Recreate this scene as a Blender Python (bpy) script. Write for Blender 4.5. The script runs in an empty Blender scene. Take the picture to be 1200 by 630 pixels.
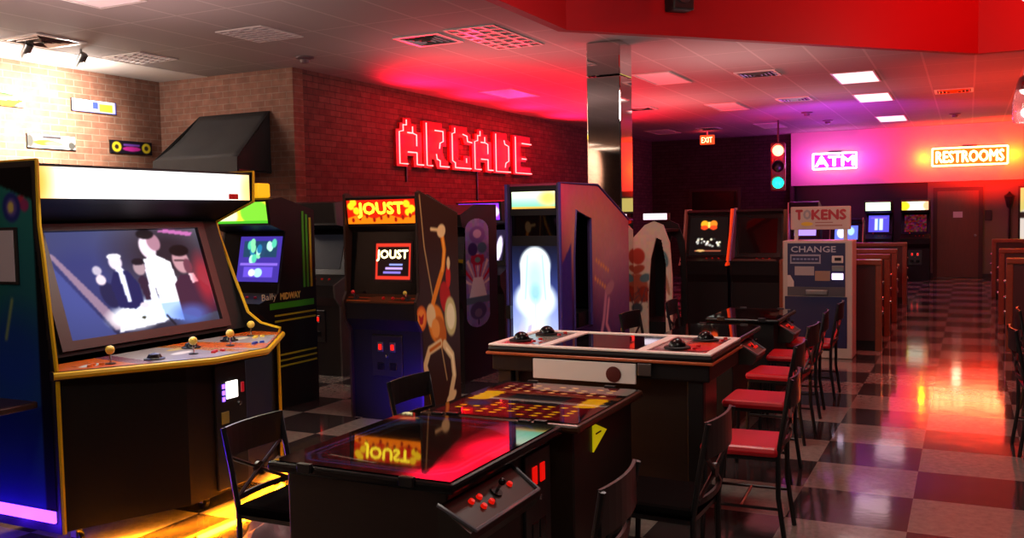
import bpy, bmesh, math, random
import numpy as np
from mathutils import Vector, Matrix
random.seed(4)
SC = bpy.context.scene
COL = SC.collection
PI = math.pi

# ------------------------------------------------------------------ colour / materials
def lin1(c):
    return c/12.92 if c <= .04045 else ((c+.055)/1.055)**2.4
def hexlin(h):
    h = h.lstrip('#')
    return tuple(lin1(int(h[i:i+2], 16)/255) for i in (0, 2, 4))
MATS = {}
def mat(name, color='#808080', rough=.5, metal=0., emit=None, strength=0., spec=.5, coat=0., coat_rough=.03):
    if name in MATS: return MATS[name]
    m = bpy.data.materials.new(name); m.use_nodes = True
    b = m.node_tree.nodes['Principled BSDF']
    c = hexlin(color)
    b.inputs['Base Color'].default_value = (*c, 1)
    b.inputs['Roughness'].default_value = rough
    b.inputs['Metallic'].default_value = metal
    b.inputs['Specular IOR Level'].default_value = spec
    b.inputs['Coat Weight'].default_value = coat
    b.inputs['Coat Roughness'].default_value = coat_rough
    if emit:
        b.inputs['Emission Color'].default_value = (*hexlin(emit), 1)
        b.inputs['Emission Strength'].default_value = strength
    MATS[name] = m
    return m
def noisy(m, scale=30, amount=.25, rough_var=0.):
    """break up a material's flat colour with a procedural noise"""
    nt = m.node_tree; b = nt.nodes['Principled BSDF']
    tc = nt.nodes.new('ShaderNodeTexCoord'); n = nt.nodes.new('ShaderNodeTexNoise')
    n.inputs['Scale'].default_value = scale; n.inputs['Detail'].default_value = 4
    nt.links.new(tc.outputs['Object'], n.inputs['Vector'])
    c = b.inputs['Base Color'].default_value[:3]
    r = nt.nodes.new('ShaderNodeMix'); r.data_type = 'RGBA'
    r.inputs[6].default_value = (*[x*(1-amount) for x in c], 1)
    r.inputs[7].default_value = (*[min(1, x*(1+amount)) for x in c], 1)
    nt.links.new(n.outputs['Fac'], r.inputs[0]); nt.links.new(r.outputs[2], b.inputs['Base Color'])
    if rough_var:
        mp = nt.nodes.new('ShaderNodeMapRange')
        rr = b.inputs['Roughness'].default_value
        mp.inputs[3].default_value = max(0, rr-rough_var); mp.inputs[4].default_value = rr+rough_var
        nt.links.new(n.outputs['Fac'], mp.inputs[0]); nt.links.new(mp.outputs[0], b.inputs['Roughness'])
    return m
def wood(name, c1, c2, rough=.45, scale=(2, 2, 14), coat=0.):
    if name in MATS: return MATS[name]
    m = mat(name, c1, rough, coat=coat)
    nt = m.node_tree; b = nt.nodes['Principled BSDF']
    tc = nt.nodes.new('ShaderNodeTexCoord'); mp = nt.nodes.new('ShaderNodeMapping')
    mp.inputs['Scale'].default_value = scale
    n = nt.nodes.new('ShaderNodeTexNoise'); n.inputs['Scale'].default_value = 4; n.inputs['Detail'].default_value = 6
    n.inputs['Distortion'].default_value = 1.2
    r = nt.nodes.new('ShaderNodeMix'); r.data_type = 'RGBA'
    r.inputs[6].default_value = (*hexlin(c1), 1); r.inputs[7].default_value = (*hexlin(c2), 1)
    nt.links.new(tc.outputs['Object'], mp.inputs['Vector']); nt.links.new(mp.outputs['Vector'], n.inputs['Vector'])
    nt.links.new(n.outputs['Fac'], r.inputs[0]); nt.links.new(r.outputs[2], b.inputs['Base Color'])
    return m
def brick(name, axis, c1, c2, mortar, rough=.8):
    m = mat(name, c1, rough, spec=.25)
    nt = m.node_tree; b = nt.nodes['Principled BSDF']
    tc = nt.nodes.new('ShaderNodeTexCoord'); sp = nt.nodes.new('ShaderNodeSeparateXYZ'); cb = nt.nodes.new('ShaderNodeCombineXYZ')
    nt.links.new(tc.outputs['Object'], sp.inputs[0])
    nt.links.new(sp.outputs[axis], cb.inputs[0]); nt.links.new(sp.outputs['Z'], cb.inputs[1])
    t = nt.nodes.new('ShaderNodeTexBrick')
    t.inputs['Scale'].default_value = 1; t.inputs['Brick Width'].default_value = .235; t.inputs['Row Height'].default_value = .082
    t.inputs['Mortar Size'].default_value = .007; t.inputs['Mortar Smooth'].default_value = .3; t.inputs['Bias'].default_value = 0
    t.inputs['Color1'].default_value = (*hexlin(c1), 1); t.inputs['Color2'].default_value = (*hexlin(c2), 1)
    t.inputs['Mortar'].default_value = (*hexlin(mortar), 1)
    nt.links.new(cb.outputs[0], t.inputs['Vector'])
    n = nt.nodes.new('ShaderNodeTexNoise'); n.inputs['Scale'].default_value = 9; n.inputs['Detail'].default_value = 5
    nt.links.new(tc.outputs['Object'], n.inputs['Vector'])
    mx = nt.nodes.new('ShaderNodeMix'); mx.data_type = 'RGBA'; mx.blend_type = 'MULTIPLY'; mx.inputs[0].default_value = .55
    mr = nt.nodes.new('ShaderNodeMapRange'); mr.inputs[1].default_value = .3; mr.inputs[2].default_value = .7; mr.inputs[3].default_value = .55; mr.inputs[4].default_value = 1.25
    nt.links.new(n.outputs['Fac'], mr.inputs[0])
    nt.links.new(t.outputs['Color'], mx.inputs[6]); nt.links.new(mr.outputs[0], mx.inputs[7])
    nt.links.new(mx.outputs[2], b.inputs['Base Color'])
    bp = nt.nodes.new('ShaderNodeBump'); bp.inputs['Strength'].default_value = .5; bp.inputs['Distance'].default_value = .01; bp.invert = True
    nt.links.new(t.outputs['Fac'], bp.inputs['Height']); nt.links.new(bp.outputs[0], b.inputs['Normal'])
    return m
def art_mat(name, emit=0., rough=.35, coat=0., spec=.5):
    """material whose colour is the printed / displayed picture stored on its mesh"""
    if name in MATS: return MATS[name]
    m = mat(name, '#000000', rough, coat=coat, spec=spec)
    nt = m.node_tree; b = nt.nodes['Principled BSDF']
    a = nt.nodes.new('ShaderNodeVertexColor'); a.layer_name = 'Col'
    if emit:
        nt.links.new(a.outputs['Color'], b.inputs['Emission Color']); b.inputs['Emission Strength'].default_value = emit
        b.inputs['Base Color'].default_value = (.01, .01, .01, 1)
    else:
        nt.links.new(a.outputs['Color'], b.inputs['Base Color'])
    return m

# ------------------------------------------------------------------ mesh helper
class MB:
    def __init__(s): s.v = []; s.f = []; s.m = []; s.sm = []
    def add(s, vs, fs, mi=0, smooth=False):
        o = len(s.v); s.v += [tuple(p) for p in vs]
        for f in fs: s.f.append(tuple(o+i for i in f)); s.m.append(mi); s.sm.append(smooth)
        return s
    def box(s, x0, x1, y0, y1, z0, z1, mi=0):
        vs = [(x, y, z) for z in (z0, z1) for y in (y0, y1) for x in (x0, x1)]
        return s.add(vs, [(0, 2, 3, 1), (4, 5, 7, 6), (0, 1, 5, 4), (2, 6, 7, 3), (0, 4, 6, 2), (1, 3, 7, 5)], mi)
    def bbox(s, x0, x1, y0, y1, z0, z1, r=.01, mi=0):
        """box with chamfered edges"""
        bm = bmesh.new(); bmesh.ops.create_cube(bm, size=1)
        for v in bm.verts:
            v.co = Vector(((x0+x1)/2+v.co.x*(x1-x0), (y0+y1)/2+v.co.y*(y1-y0), (z0+z1)/2+v.co.z*(z1-z0)))
        r = min(r, .45*min(abs(x1-x0), abs(y1-y0), abs(z1-z0)))
        bmesh.ops.bevel(bm, geom=bm.edges[:], offset=r, segments=2, profile=.5, affect='EDGES')
        bm.verts.index_update()
        s.add([v.co[:] for v in bm.verts], [[v.index for v in f.verts] for f in bm.faces], mi); bm.free(); return s
    def prism(s, pts, axis, a0, a1, mi=0):
        """extrude a 2D outline along an axis; pts are the two other coordinates in xyz order"""
        def P(p, a):
            return {'x': (a, p[0], p[1]), 'y': (p[0], a, p[1]), 'z': (p[0], p[1], a)}[axis]
        n = len(pts)
        vs = [P(p, a0) for p in pts]+[P(p, a1) for p in pts]
        fs = [tuple(range(n))[::-1], tuple(range(n, 2*n))]+[(i, (i+1) % n, n+(i+1) % n, n+i) for i in range(n)]
        return s.add(vs, fs, mi)
    def tube(s, pts, r, n=8, mi=0, closed=False):
        pts = [Vector(p) for p in pts]; N = len(pts); rings = []
        rr = r if isinstance(r, (list, tuple)) else [r]*N
        up = None
        for i, p in enumerate(pts):
            a = pts[(i-1) % N] if (i > 0 or closed) else p
            b = pts[(i+1) % N] if (i < N-1 or closed) else p
            t = (b-a).normalized()
            if up is None:
                up = Vector((0, 0, 1)) if abs(t.z) < .9 else Vector((1, 0, 0))
            u = (up-t*up.dot(t))
            if u.length < 1e-4: u = t.orthogonal()
            u.normalize(); up = u; w = t.cross(u)
            rings.append([p+(u*math.cos(2*PI*k/n)+w*math.sin(2*PI*k/n))*rr[i] for k in range(n)])
        vs = [q for rg in rings for q in rg]; fs = []
        for i in range(N if closed else N-1):
            j = (i+1) % N
            for k in range(n): fs.append((i*n+k, i*n+(k+1) % n, j*n+(k+1) % n, j*n+k))
        if not closed: fs += [tuple(range(n))[::-1], tuple(range((N-1)*n, N*n))]
        return s.add(vs, fs, mi, True)
    def lathe(s, prof, c=(0, 0, 0), n=20, mi=0, axis='z'):
        vs = []; fs = []
        for r, h in prof:
            for k in range(n):
                a = 2*PI*k/n; x, y = r*math.cos(a), r*math.sin(a)
                p = {'z': (x, y, h), 'y': (x, h, y), 'x': (h, x, y)}[axis]
                vs.append((c[0]+p[0], c[1]+p[1], c[2]+p[2]))
        m = len(prof)
        for i in range(m-1):
            for k in range(n): fs.append((i*n+k, i*n+(k+1) % n, (i+1)*n+(k+1) % n, (i+1)*n+k))
        fs += [tuple(range(n))[::-1], tuple(range((m-1)*n, m*n))]
        return s.add(vs, fs, mi, True)
    def ball(s, c, r, mi=0, n=14, sz=1.):
        prof = [(max(1e-4, r*math.sin(PI*i/n)), -r*sz*math.cos(PI*i/n)) for i in range(n+1)]
        return s.lathe(prof, c, n+4, mi)
    def xf(s, M, start=0):
        s.v[start:] = [tuple(M @ Vector(p)) for p in s.v[start:]]; return s
    def build(s, name, mats, parent=None, label=None):
        me = bpy.data.meshes.new(name)
        me.from_pydata(s.v, [], s.f)
        mats = mats if isinstance(mats, (list, tuple)) else [mats]
        for m in mats: me.materials.append(m)
        me.polygons.foreach_set('material_index', s.m); me.polygons.foreach_set('use_smooth', s.sm)
        bm = bmesh.new(); bm.from_mesh(me); bmesh.ops.recalc_face_normals(bm, faces=bm.faces)
        for e in bm.edges:
            if len(e.link_faces) == 2 and e.calc_face_angle(0) > .7: e.smooth = False
        bm.to_mesh(me); bm.free(); me.update()
        o = bpy.data.objects.new(name, me); COL.objects.link(o)
        if parent: o.parent = parent
        if label: o['label'] = label
        return o
def tag(o, label, cat, group=None, kind=None):
    o['label'] = label; o['category'] = cat
    if group: o['group'] = group
    if kind: o['kind'] = kind
    return o
def empty(name, loc=(0, 0, 0), rz=0., label=None, cat=None, group=None):
    o = bpy.data.objects.new(name, None); COL.objects.link(o); o.location = loc; o.rotation_euler = (0, 0, rz); o.empty_display_size = .1
    if label: tag(o, label, cat, group)
    return o
def struct(o, label=None, cat=None):
    o['kind'] = 'structure'
    if label: o['label'] = label
    if cat: o['category'] = cat
    return o
def copy_tree(o, parent=None):
    c = o.copy(); COL.objects.link(c)
    if parent: c.parent = parent
    for ch in list(o.children): copy_tree(ch, c)
    return c

# ------------------------------------------------------------------ lettering and painted pictures
_tc = {}
def text_geo(s):
    if s in _tc: return _tc[s]
    cu = bpy.data.curves.new('lettering', 'FONT'); cu.body = s; cu.size = 1; cu.resolution_u = 2
    o = bpy.data.objects.new('lettering', cu); COL.objects.link(o)
    bpy.context.view_layer.update()
    dg = bpy.context.evaluated_depsgraph_get()
    me = bpy.data.meshes.new_from_object(o.evaluated_get(dg))
    vs = np.array([v.co[:] for v in me.vertices]); fs = [tuple(p.vertices) for p in me.polygons]
    bpy.data.objects.remove(o); bpy.data.curves.remove(cu); bpy.data.meshes.remove(me)
    vs[:, 0] -= vs[:, 0].min(); vs[:, 1] -= vs[:, 1].min()
    vs[:, 0] /= vs[:, 0].max(); vs[:, 1] /= vs[:, 1].max()
    _tc[s] = (vs, fs); return _tc[s]
def text(s, origin, ux, uy, w, h, m, parent=None, name='lettering', off=.003, bold=0.):
    """lettering that fills a w x h rectangle on the plane spanned by ux, uy"""
    vs, fs = text_geo(s)
    o = Vector(origin); ux = Vector(ux).normalized(); uy = Vector(uy).normalized(); n = ux.cross(uy)
    b = MB()
    shifts = [(0, 0)] if not bold else [(-bold, 0), (bold, 0), (0, bold), (0, -bold)]
    for k, (dx, dy) in enumerate(shifts):
        b.add([o+ux*(v[0]*w+dx)+uy*(v[1]*h+dy)+n*(off+k*.0003) for v in vs], fs)
    return b.build(name, m, parent)

class Canvas:
    def __init__(s, W, H, bg='#000000'):
        s.W, s.H = W, H; s.a = np.zeros((H, W, 3)); s.a[:] = s.c(bg); s.mask = np.ones((H, W), bool)
        s.u, s.v = np.meshgrid((np.arange(W)+.5)/W, (np.arange(H)+.5)/H)
    def c(s, h): return np.array([int(h.lstrip('#')[i:i+2], 16)/255 for i in (0, 2, 4)])
    def put(s, m, col, al=1.):
        m = m*al; s.a = s.a*(1-m[..., None])+m[..., None]*s.c(col); return s
    def ell(s, cx, cy, rx, ry, col, rot=0., soft=.15, al=1.):
        asp = s.W/s.H
        x = (s.u-cx)*asp; y = s.v-cy; c, n = math.cos(rot), math.sin(rot)
        X = (x*c+y*n)/(rx*asp); Y = (-x*n+y*c)/ry
        d = np.sqrt(X*X+Y*Y)
        return s.put(np.clip((1-d)/soft+.5, 0, 1), col, al)
    def poly(s, pts, col, al=1.):
        inside = np.zeros(s.u.shape, bool); n = len(pts)
        for i in range(n):
            x0, y0 = pts[i]; x1, y1 = pts[(i+1) % n]
            if y0 == y1: continue
            cnd = (s.v < y0) != (s.v < y1)
            inside ^= cnd & (s.u < (x1-x0)*(s.v-y0)/(y1-y0)+x0)
        return s.put(inside.astype(float), col, al)
    def rect(s, x0, y0, x1, y1, col, al=1.): return s.poly([(x0, y0), (x1, y0), (x1, y1), (x0, y1)], col, al)
    def line(s, pts, w, col, al=1.):
        asp = s.W/s.H; d = np.full(s.u.shape, 9.)
        for (x0, y0), (x1, y1) in zip(pts[:-1], pts[1:]):
            ax, ay, bx, by = x0*asp, y0, x1*asp, y1
            L = max(1e-9, (bx-ax)**2+(by-ay)**2)
            t = np.clip(((s.u*asp-ax)*(bx-ax)+(s.v-ay)*(by-ay))/L, 0, 1)
            d = np.minimum(d, np.hypot(s.u*asp-ax-t*(bx-ax), s.v-ay-t*(by-ay)))
        return s.put(np.clip((w/2-d)*s.H+.5, 0, 1), col, al)
    def grad(s, p0, c0, p1, c1):
        dx, dy = p1[0]-p0[0], p1[1]-p0[1]
        t = np.clip(((s.u-p0[0])*dx+(s.v-p0[1])*dy)/(dx*dx+dy*dy), 0, 1)[..., None]
        s.a = s.c(c0)*(1-t)+s.c(c1)*t; return s
    def noise(s, amt, seed=1, cell=1):
        r = np.random.RandomState(seed); n = r.rand(s.H//cell+1, s.W//cell+1, 3)
        n = np.kron(n, np.ones((cell, cell, 1)))[:s.H, :s.W]
        s.a = np.clip(s.a+(n-.5)*amt, 0, 1); return s
    def cut(s, pts):
        keep = np.zeros(s.u.shape, bool); n = len(pts)
        for i in range(n):
            x0, y0 = pts[i]; x1, y1 = pts[(i+1) % n]
            if y0 == y1: continue
            keep ^= ((s.v < y0) != (s.v < y1)) & (s.u < (x1-x0)*(s.v-y0)/(y1-y0)+x0)
        s.mask &= keep; return s
    def cut_ell(s, cx, cy, rx, ry):
        s.mask &= ((s.u-cx)/rx)**2+((s.v-cy)/ry)**2 <= 1; return s
    def build(s, name, m, parent, origin, U, V, off=.004, label=None):
        """U, V: full edge vectors; v runs up"""
        O = Vector(origin); U = Vector(U); V = Vector(V); n = U.cross(V).normalized()
        W, H = s.W, s.H
        gu, gv = np.meshgrid(np.arange(W+1)/W, np.arange(H+1)/H)
        P = (np.array(O+n*off)[None]+gu.reshape(-1, 1)*np.array(U)[None]+gv.reshape(-1, 1)*np.array(V)[None])
        a = np.pad(s.a, ((0, 1), (0, 1), (0, 0)), 'edge')
        a = (a+np.roll(a, 1, 0)+np.roll(a, 1, 1)+np.roll(np.roll(a, 1, 0), 1, 1))/4
        a[0] = a[1]; a[:, 0] = a[:, 1]
        a = np.where(a <= .04045, a/12.92, ((a+.055)/1.055)**2.4)
        ii, jj = np.nonzero(s.mask)
        base = ii*(W+1)+jj
        F = np.stack([base, base+1, base+W+2, base+W+1], 1)
        used = np.unique(F); remap = np.full((W+1)*(H+1), -1); remap[used] = np.arange(len(used))
        me = bpy.data.meshes.new(name)
        me.from_pydata(P[used].tolist(), [], remap[F].tolist())
        me.materials.append(m)
        at = me.color_attributes.new('Col', 'FLOAT_COLOR', 'POINT')
        cc = np.ones((len(used), 4)); cc[:, :3] = a.reshape(-1, 3)[used]
        at.data.foreach_set('color', cc.ravel())
        me.update()
        o = bpy.data.objects.new(name, me); COL.objects.link(o); o.parent = parent
        if label: o['label'] = label
        return o

# ------------------------------------------------------------------ camera (looks along +Y, turned to the side of the hall)
YAW, PITCH, ROLL, FPX, HC = .4585, .0574, -.019, 1083., 1.66
def cam_rot():
    cy, sy, cp, sp, cr, sr = math.cos(YAW), math.sin(YAW), math.cos(PITCH), math.sin(PITCH), math.cos(ROLL), math.sin(ROLL)
    Ry = Matrix(((cy, 0, sy), (0, 1, 0), (-sy, 0, cy))); Rx = Matrix(((1, 0, 0), (0, cp, -sp), (0, sp, cp))); Rz = Matrix(((cr, -sr, 0), (sr, cr, 0), (0, 0, 1)))
    return Rz @ Rx @ Ry
R = cam_rot()
row = lambda i: Vector((R[i][0], R[i][2], -R[i][1]))
cam = bpy.data.cameras.new('camera'); co = bpy.data.objects.new('camera', cam); COL.objects.link(co)
M = Matrix((row(0), -row(1), -row(2))).transposed().to_4x4(); M.translation = (0, 0, HC)
co.matrix_world = M
cam.sensor_width = 36; cam.lens = 36*FPX/1200; cam.clip_start = .05; cam.clip_end = 100
SC.camera = co
SC.view_settings.view_transform = 'Standard'; SC.view_settings.look = 'None'; SC.view_settings.gamma = 1
SC.view_settings.exposure = 0; SC.view_settings.use_curve_mapping = False
SC.cycles.use_denoising = True
SC.cycles.max_bounces = 6; SC.cycles.diffuse_bounces = 3; SC.cycles.glossy_bounces = 4
SC.cycles.sample_clamp_indirect = 4
w = bpy.data.worlds.new('world'); SC.world = w; w.use_nodes = True
w.node_tree.nodes['Background'].inputs[0].default_value = (*hexlin('#a08a90'), 1)
w.node_tree.nodes['Background'].inputs[1].default_value = .07

# lights ------------------------------------------------------------
def point(loc, col, e, r=.05, name='lamp'):
    l = bpy.data.lights.new(name, 'POINT'); l.color = hexlin(col); l.energy = e; l.shadow_soft_size = r
    o = bpy.data.objects.new(name, l); COL.objects.link(o); o.location = loc; return o
def spot(loc, target, col, e, ang=60, r=.04, blend=.6, name='spot_lamp'):
    l = bpy.data.lights.new(name, 'SPOT'); l.color = hexlin(col); l.energy = e; l.shadow_soft_size = r
    l.spot_size = math.radians(ang); l.spot_blend = blend
    o = bpy.data.objects.new(name, l); COL.objects.link(o); o.location = loc
    o.rotation_euler = (Vector(target)-Vector(loc)).to_track_quat('-Z', 'Y').to_euler(); return o
def area(loc, direction, col, e, sx, sy, name='area_lamp', spread=180):
    l = bpy.data.lights.new(name, 'AREA'); l.shape = 'RECTANGLE'; l.size = sx; l.size_y = sy; l.color = hexlin(col); l.energy = e
    l.spread = math.radians(spread)
    o = bpy.data.objects.new(name, l); COL.objects.link(o); o.location = loc
    o.rotation_euler = Vector(direction).to_track_quat('-Z', 'Y').to_euler(); return o

# ------------------------------------------------------------------ common materials
BLACK = mat('black_laminate', '#100f11', .5, spec=.3)
BLACKG = mat('black_gloss', '#0b0b0d', .25, spec=.3)
BLACKM = mat('black_metal', '#151517', .32, spec=.6)
CHROME = mat('chrome', '#c8c8cc', .15, 1.)
STEEL = mat('brushed_steel', '#8d8c8c', .35, 1.)
VINYL = mat('red_vinyl', '#c4081c', .4, coat=.15, coat_rough=.25)
YEL = mat('yellow_trim', '#c8a008', .45, spec=.3)
GLASSY = mat('dark_glass', '#050507', .04, spec=.8)
WHITEP = mat('white_plastic', '#cfc8c0', .4)
REDP = mat('red_plastic', '#c01010', .3)
ORP = mat('orange_plastic', '#d06010', .3)
BLUEP = mat('blue_plastic', '#1838a0', .3)
YELP = mat('yellow_plastic', '#e0c050', .3)
RED_LIT = mat('lit_red', '#400000', .3, emit='#ff1408', strength=2.5)
GREEN_LIT = mat('lit_green', '#004020', .3, emit='#10e8a0', strength=2.2)
WHITE_LIT = mat('lit_white', '#ffffff', .3, emit='#fff4e6', strength=3)
ART = art_mat('printed_art', rough=.6, spec=.04); ARTG = art_mat('printed_art_under_glass', rough=.035, spec=.9)
SCREEN = art_mat('screen_picture', emit=1.6, rough=.3, spec=.1)
MARQ = art_mat('lit_print', emit=1.8, rough=.3)

# ================================================================== SETTING
CEIL = 3.58
# floor: vinyl tile checkerboard, waxed
fm = mat('waxed_checker_tile', '#808080', .09, spec=.75)
nt = fm.node_tree; b = nt.nodes['Principled BSDF']
tc = nt.nodes.new('ShaderNodeTexCoord'); mp = nt.nodes.new('ShaderNodeMapping'); mp.inputs['Location'].default_value = (.267, -5.68, .003)
nt.links.new(tc.outputs['Object'], mp.inputs['Vector'])
ck = nt.nodes.new('ShaderNodeTexChecker'); ck.inputs['Scale'].default_value = 1/.6096
ck.inputs['Color1'].default_value = (*hexlin('#8a867e'), 1); ck.inputs['Color2'].default_value = (*hexlin('#363334'), 1)
nt.links.new(mp.outputs[0], ck.inputs['Vector'])
n1 = nt.nodes.new('ShaderNodeTexNoise'); n1.inputs['Scale'].default_value = 22; n1.inputs['Detail'].default_value = 8; n1.inputs['Roughness'].default_value = .7
nt.links.new(tc.outputs['Object'], n1.inputs['Vector'])
mr = nt.nodes.new('ShaderNodeMapRange'); mr.inputs[1].default_value = .3; mr.inputs[2].default_value = .7; mr.inputs[3].default_value = .75; mr.inputs[4].default_value = 1.2
nt.links.new(n1.outputs['Fac'], mr.inputs[0])
mx = nt.nodes.new('ShaderNodeMix'); mx.data_type = 'RGBA'; mx.blend_type = 'MULTIPLY'; mx.inputs[0].default_value = 1
nt.links.new(ck.outputs['Color'], mx.inputs[6]); nt.links.new(mr.outputs[0], mx.inputs[7]); nt.links.new(mx.outputs[2], b.inputs['Base Color'])
n2 = nt.nodes.new('ShaderNodeTexNoise'); n2.inputs['Scale'].default_value = 3.5; n2.inputs['Detail'].default_value = 3
nt.links.new(tc.outputs['Object'], n2.inputs['Vector'])
bp = nt.nodes.new('ShaderNodeBump'); bp.inputs['Strength'].default_value = .06; bp.inputs['Distance'].default_value = .02
nt.links.new(n2.outputs['Fac'], bp.inputs['Height']); nt.links.new(bp.outputs[0], b.inputs['Normal'])
struct(MB().box(-10.2, 6.5, -9, 24.6, -.1, 0).build('floor', fm), 'grey and cream checkerboard tile floor')

# ceiling: acoustic tiles in a T-bar grid, open octagonal tray over the front
cm = mat('acoustic_tile', '#a29a98', .85, spec=.2)
nt = cm.node_tree; b = nt.nodes['Principled BSDF']
tc = nt.nodes.new('ShaderNodeTexCoord'); sp = nt.nodes.new('ShaderNodeSeparateXYZ'); nt.links.new(tc.outputs['Object'], sp.inputs[0])
def gridline(axis, off, per, wd):
    a = nt.nodes.new('ShaderNodeMath'); a.operation = 'ADD'; a.inputs[1].default_value = off
    nt.links.new(sp.outputs[axis], a.inputs[0])
    p = nt.nodes.new('ShaderNodeMath'); p.operation = 'PINGPONG'; p.inputs[1].default_value = per/2
    nt.links.new(a.outputs[0], p.inputs[0])
    l = nt.nodes.new('ShaderNodeMath'); l.operation = 'LESS_THAN'; l.inputs[1].default_value = wd
    nt.links.new(p.outputs[0], l.inputs[0]); return l
gx = gridline('X', 1.755, .6096, .014); gy = gridline('Y', -13.79, 1.2192, .012)
mxx = nt.nodes.new('ShaderNodeMath'); mxx.operation = 'MAXIMUM'; nt.links.new(gx.outputs[0], mxx.inputs[0]); nt.links.new(gy.outputs[0], mxx.inputs[1])
mixc = nt.nodes.new('ShaderNodeMix'); mixc.data_type = 'RGBA'
mixc.inputs[6].default_value = (*hexlin('#8f8785'), 1); mixc.inputs[7].default_value = (*hexlin('#a19995'), 1)
nt.links.new(mxx.outputs[0], mixc.inputs[0])
ns = nt.nodes.new('ShaderNodeTexNoise'); ns.inputs['Scale'].default_value = 120; nt.links.new(tc.outputs['Object'], ns.inputs['Vector'])
bpn = nt.nodes.new('ShaderNodeBump'); bpn.inputs['Strength'].default_value = .15; bpn.inputs['Distance'].default_value = .004
nt.links.new(ns.outputs['Fac'], bpn.inputs['Height']); nt.links.new(bpn.outputs[0], b.inputs['Normal'])
nt.links.new(mixc.outputs[2], b.inputs['Base Color'])
TX, TY, DX, DY = -3.57, 8.35, .05, 12.2
mb = MB()
mb.prism([(-9.07, -9), (TX, -9), (TX, TY), (-9.07, TY)], 'z', CEIL, CEIL+.08)
mb.prism([(-9.07, TY), (TX, TY), (DX, DY), (6.5, DY), (6.5, 24.6), (-9.07, 24.6)], 'z', CEIL, CEIL+.08)
struct(mb.build('ceiling', cm), 'acoustic tile ceiling in a grid')
# plaster strip along the brick wall at the side, lit by the track
struct(MB().box(-10.2, -9.07, -9, 24.6, CEIL-.004, CEIL+.08).build('ceiling_border', mat('white_plaster', '#d8d4d0', .8)), 'white plaster strip of ceiling above the lit brick wall')
# tray with red painted sides
RIM, TOP, TH = 3.43, 5.0, .10
redm = mat('red_paint', '#8e0812', .6, spec=.2)
tray = MB()
out = [(TX, -3), (TX, TY), (DX, DY), (6.5, DY)]
k = TH
inn = [(TX+k, -3), (TX+k, TY-k*.41), (DX+k*.41, DY-k), (6.5, DY-k)]
for i in range(3):
    tray.prism([out[i], out[i+1], inn[i+1], inn[i]], 'z', RIM, TOP)
struct(tray.build('ceiling_tray_wall', redm), 'red painted side of the raised ceiling tray')
struct(MB().prism(inn+[(6.5, -3)], 'z', TOP, TOP+.08).build('ceiling_tray', mat('tray_top_paint', '#8a1818', .7)), 'dark red top of the raised ceiling tray')

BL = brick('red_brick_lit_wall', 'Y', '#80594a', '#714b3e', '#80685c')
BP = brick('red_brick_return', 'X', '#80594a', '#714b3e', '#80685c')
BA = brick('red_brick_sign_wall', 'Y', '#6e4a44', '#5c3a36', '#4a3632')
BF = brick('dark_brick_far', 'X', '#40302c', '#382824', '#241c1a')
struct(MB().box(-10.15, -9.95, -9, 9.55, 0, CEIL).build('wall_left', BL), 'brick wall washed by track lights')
struct(MB().box(-9.95, -7.65, 9.35, 9.55, 0, CEIL).build('wall_return', BP), 'short brick wall behind the black awning')
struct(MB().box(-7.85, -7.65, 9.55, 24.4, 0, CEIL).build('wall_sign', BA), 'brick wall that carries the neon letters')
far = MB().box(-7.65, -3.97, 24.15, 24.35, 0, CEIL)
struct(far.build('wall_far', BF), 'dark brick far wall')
win = MB().box(-6.62, -5.26, 24.10, 24.15, 1.52, 2.28, 1).box(-6.54, -5.34, 24.08, 24.11, 1.6, 2.2, 0)
struct(win.build('window_1', [GLASSY, mat('dark_frame', '#1c1614', .5)]), 'dark window in the far brick wall')
hdr = mat('header_paint', '#c9b3b0', .6, spec=.3)
struct(MB().box(-3.97, 6.5, 23.9, 24.3, 2.27, CEIL).build('wall_header', hdr), 'painted header wall above the restroom door')
struct(MB().box(-3.99, -3.9, 23.86, 24.3, 0, 2.27).build('wall_header_end', mat('dark_paint', '#2a2222', .6)), 'dark end post under the header')
struct(MB().box(-3.9, -.86, 24.28, 24.4, 0, 2.27).build('wall_recess', mat('dark_paint', '#2a2222', .6)), 'dark recess wall behind the far machines')
struct(MB().box(-.86, 6.5, 24.25, 24.4, 0, 2.27).build('wall_door', mat('olive_paint', '#77705c', .7)), 'olive painted wall around the door')
struct(MB().box(-.86, -.72, 24.225, 24.25, 0, .1).box(.32, 6.5, 24.225, 24.25, 0, .1).build('baseboard_far', mat('dark_base', '#1a1616', .5)), 'black baseboard')
# door
d = empty('door_1', (-.21, 24.23, 0)); d['kind'] = 'structure'; d['label'] = 'brown wooden restroom door with a small white notice'; d['category'] = 'door'
wd = wood('door_wood', '#6e2f1c', '#56220f', .4, (6, 6, 1))
MB().box(-.44, .44, -.02, .01, .01, 2.05).build('door_leaf', wd, d)
fr = MB().box(-.53, -.44, -.04, .02, 0, 2.13).box(.44, .53, -.04, .02, 0, 2.13).box(-.44, .44, -.04, .02, 2.05, 2.13)
fr.build('door_frame', mat('brown_frame', '#3a1812', .5), d)
MB().lathe([(.03, 0), (.03, -.01), (.012, -.015), (.012, -.04), (.028, -.05), (.03, -.065), (.02, -.08)], (.37, -.02, 1.0), 14, 0, 'y').build('door_knob', STEEL, d)
MB().box(-.1, .1, -.026, -.02, 1.42, 1.56).build('notice', WHITEP, d, 'small white notice')
t = empty('wall_notice', (.43, 24.235, 1.46), 0, 'small dark framed notice on the olive wall beside the door', 'notice')
MB().box(-.07, .07, -.012, 0, -.12, .12).build('frame', mat('dark_frame', '#1c1614', .5), t)
MB().box(-.05, .05, -.016, -.012, -.1, .1).build('sheet', mat('brown_sheet', '#3a302a', .6), t)
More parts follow.
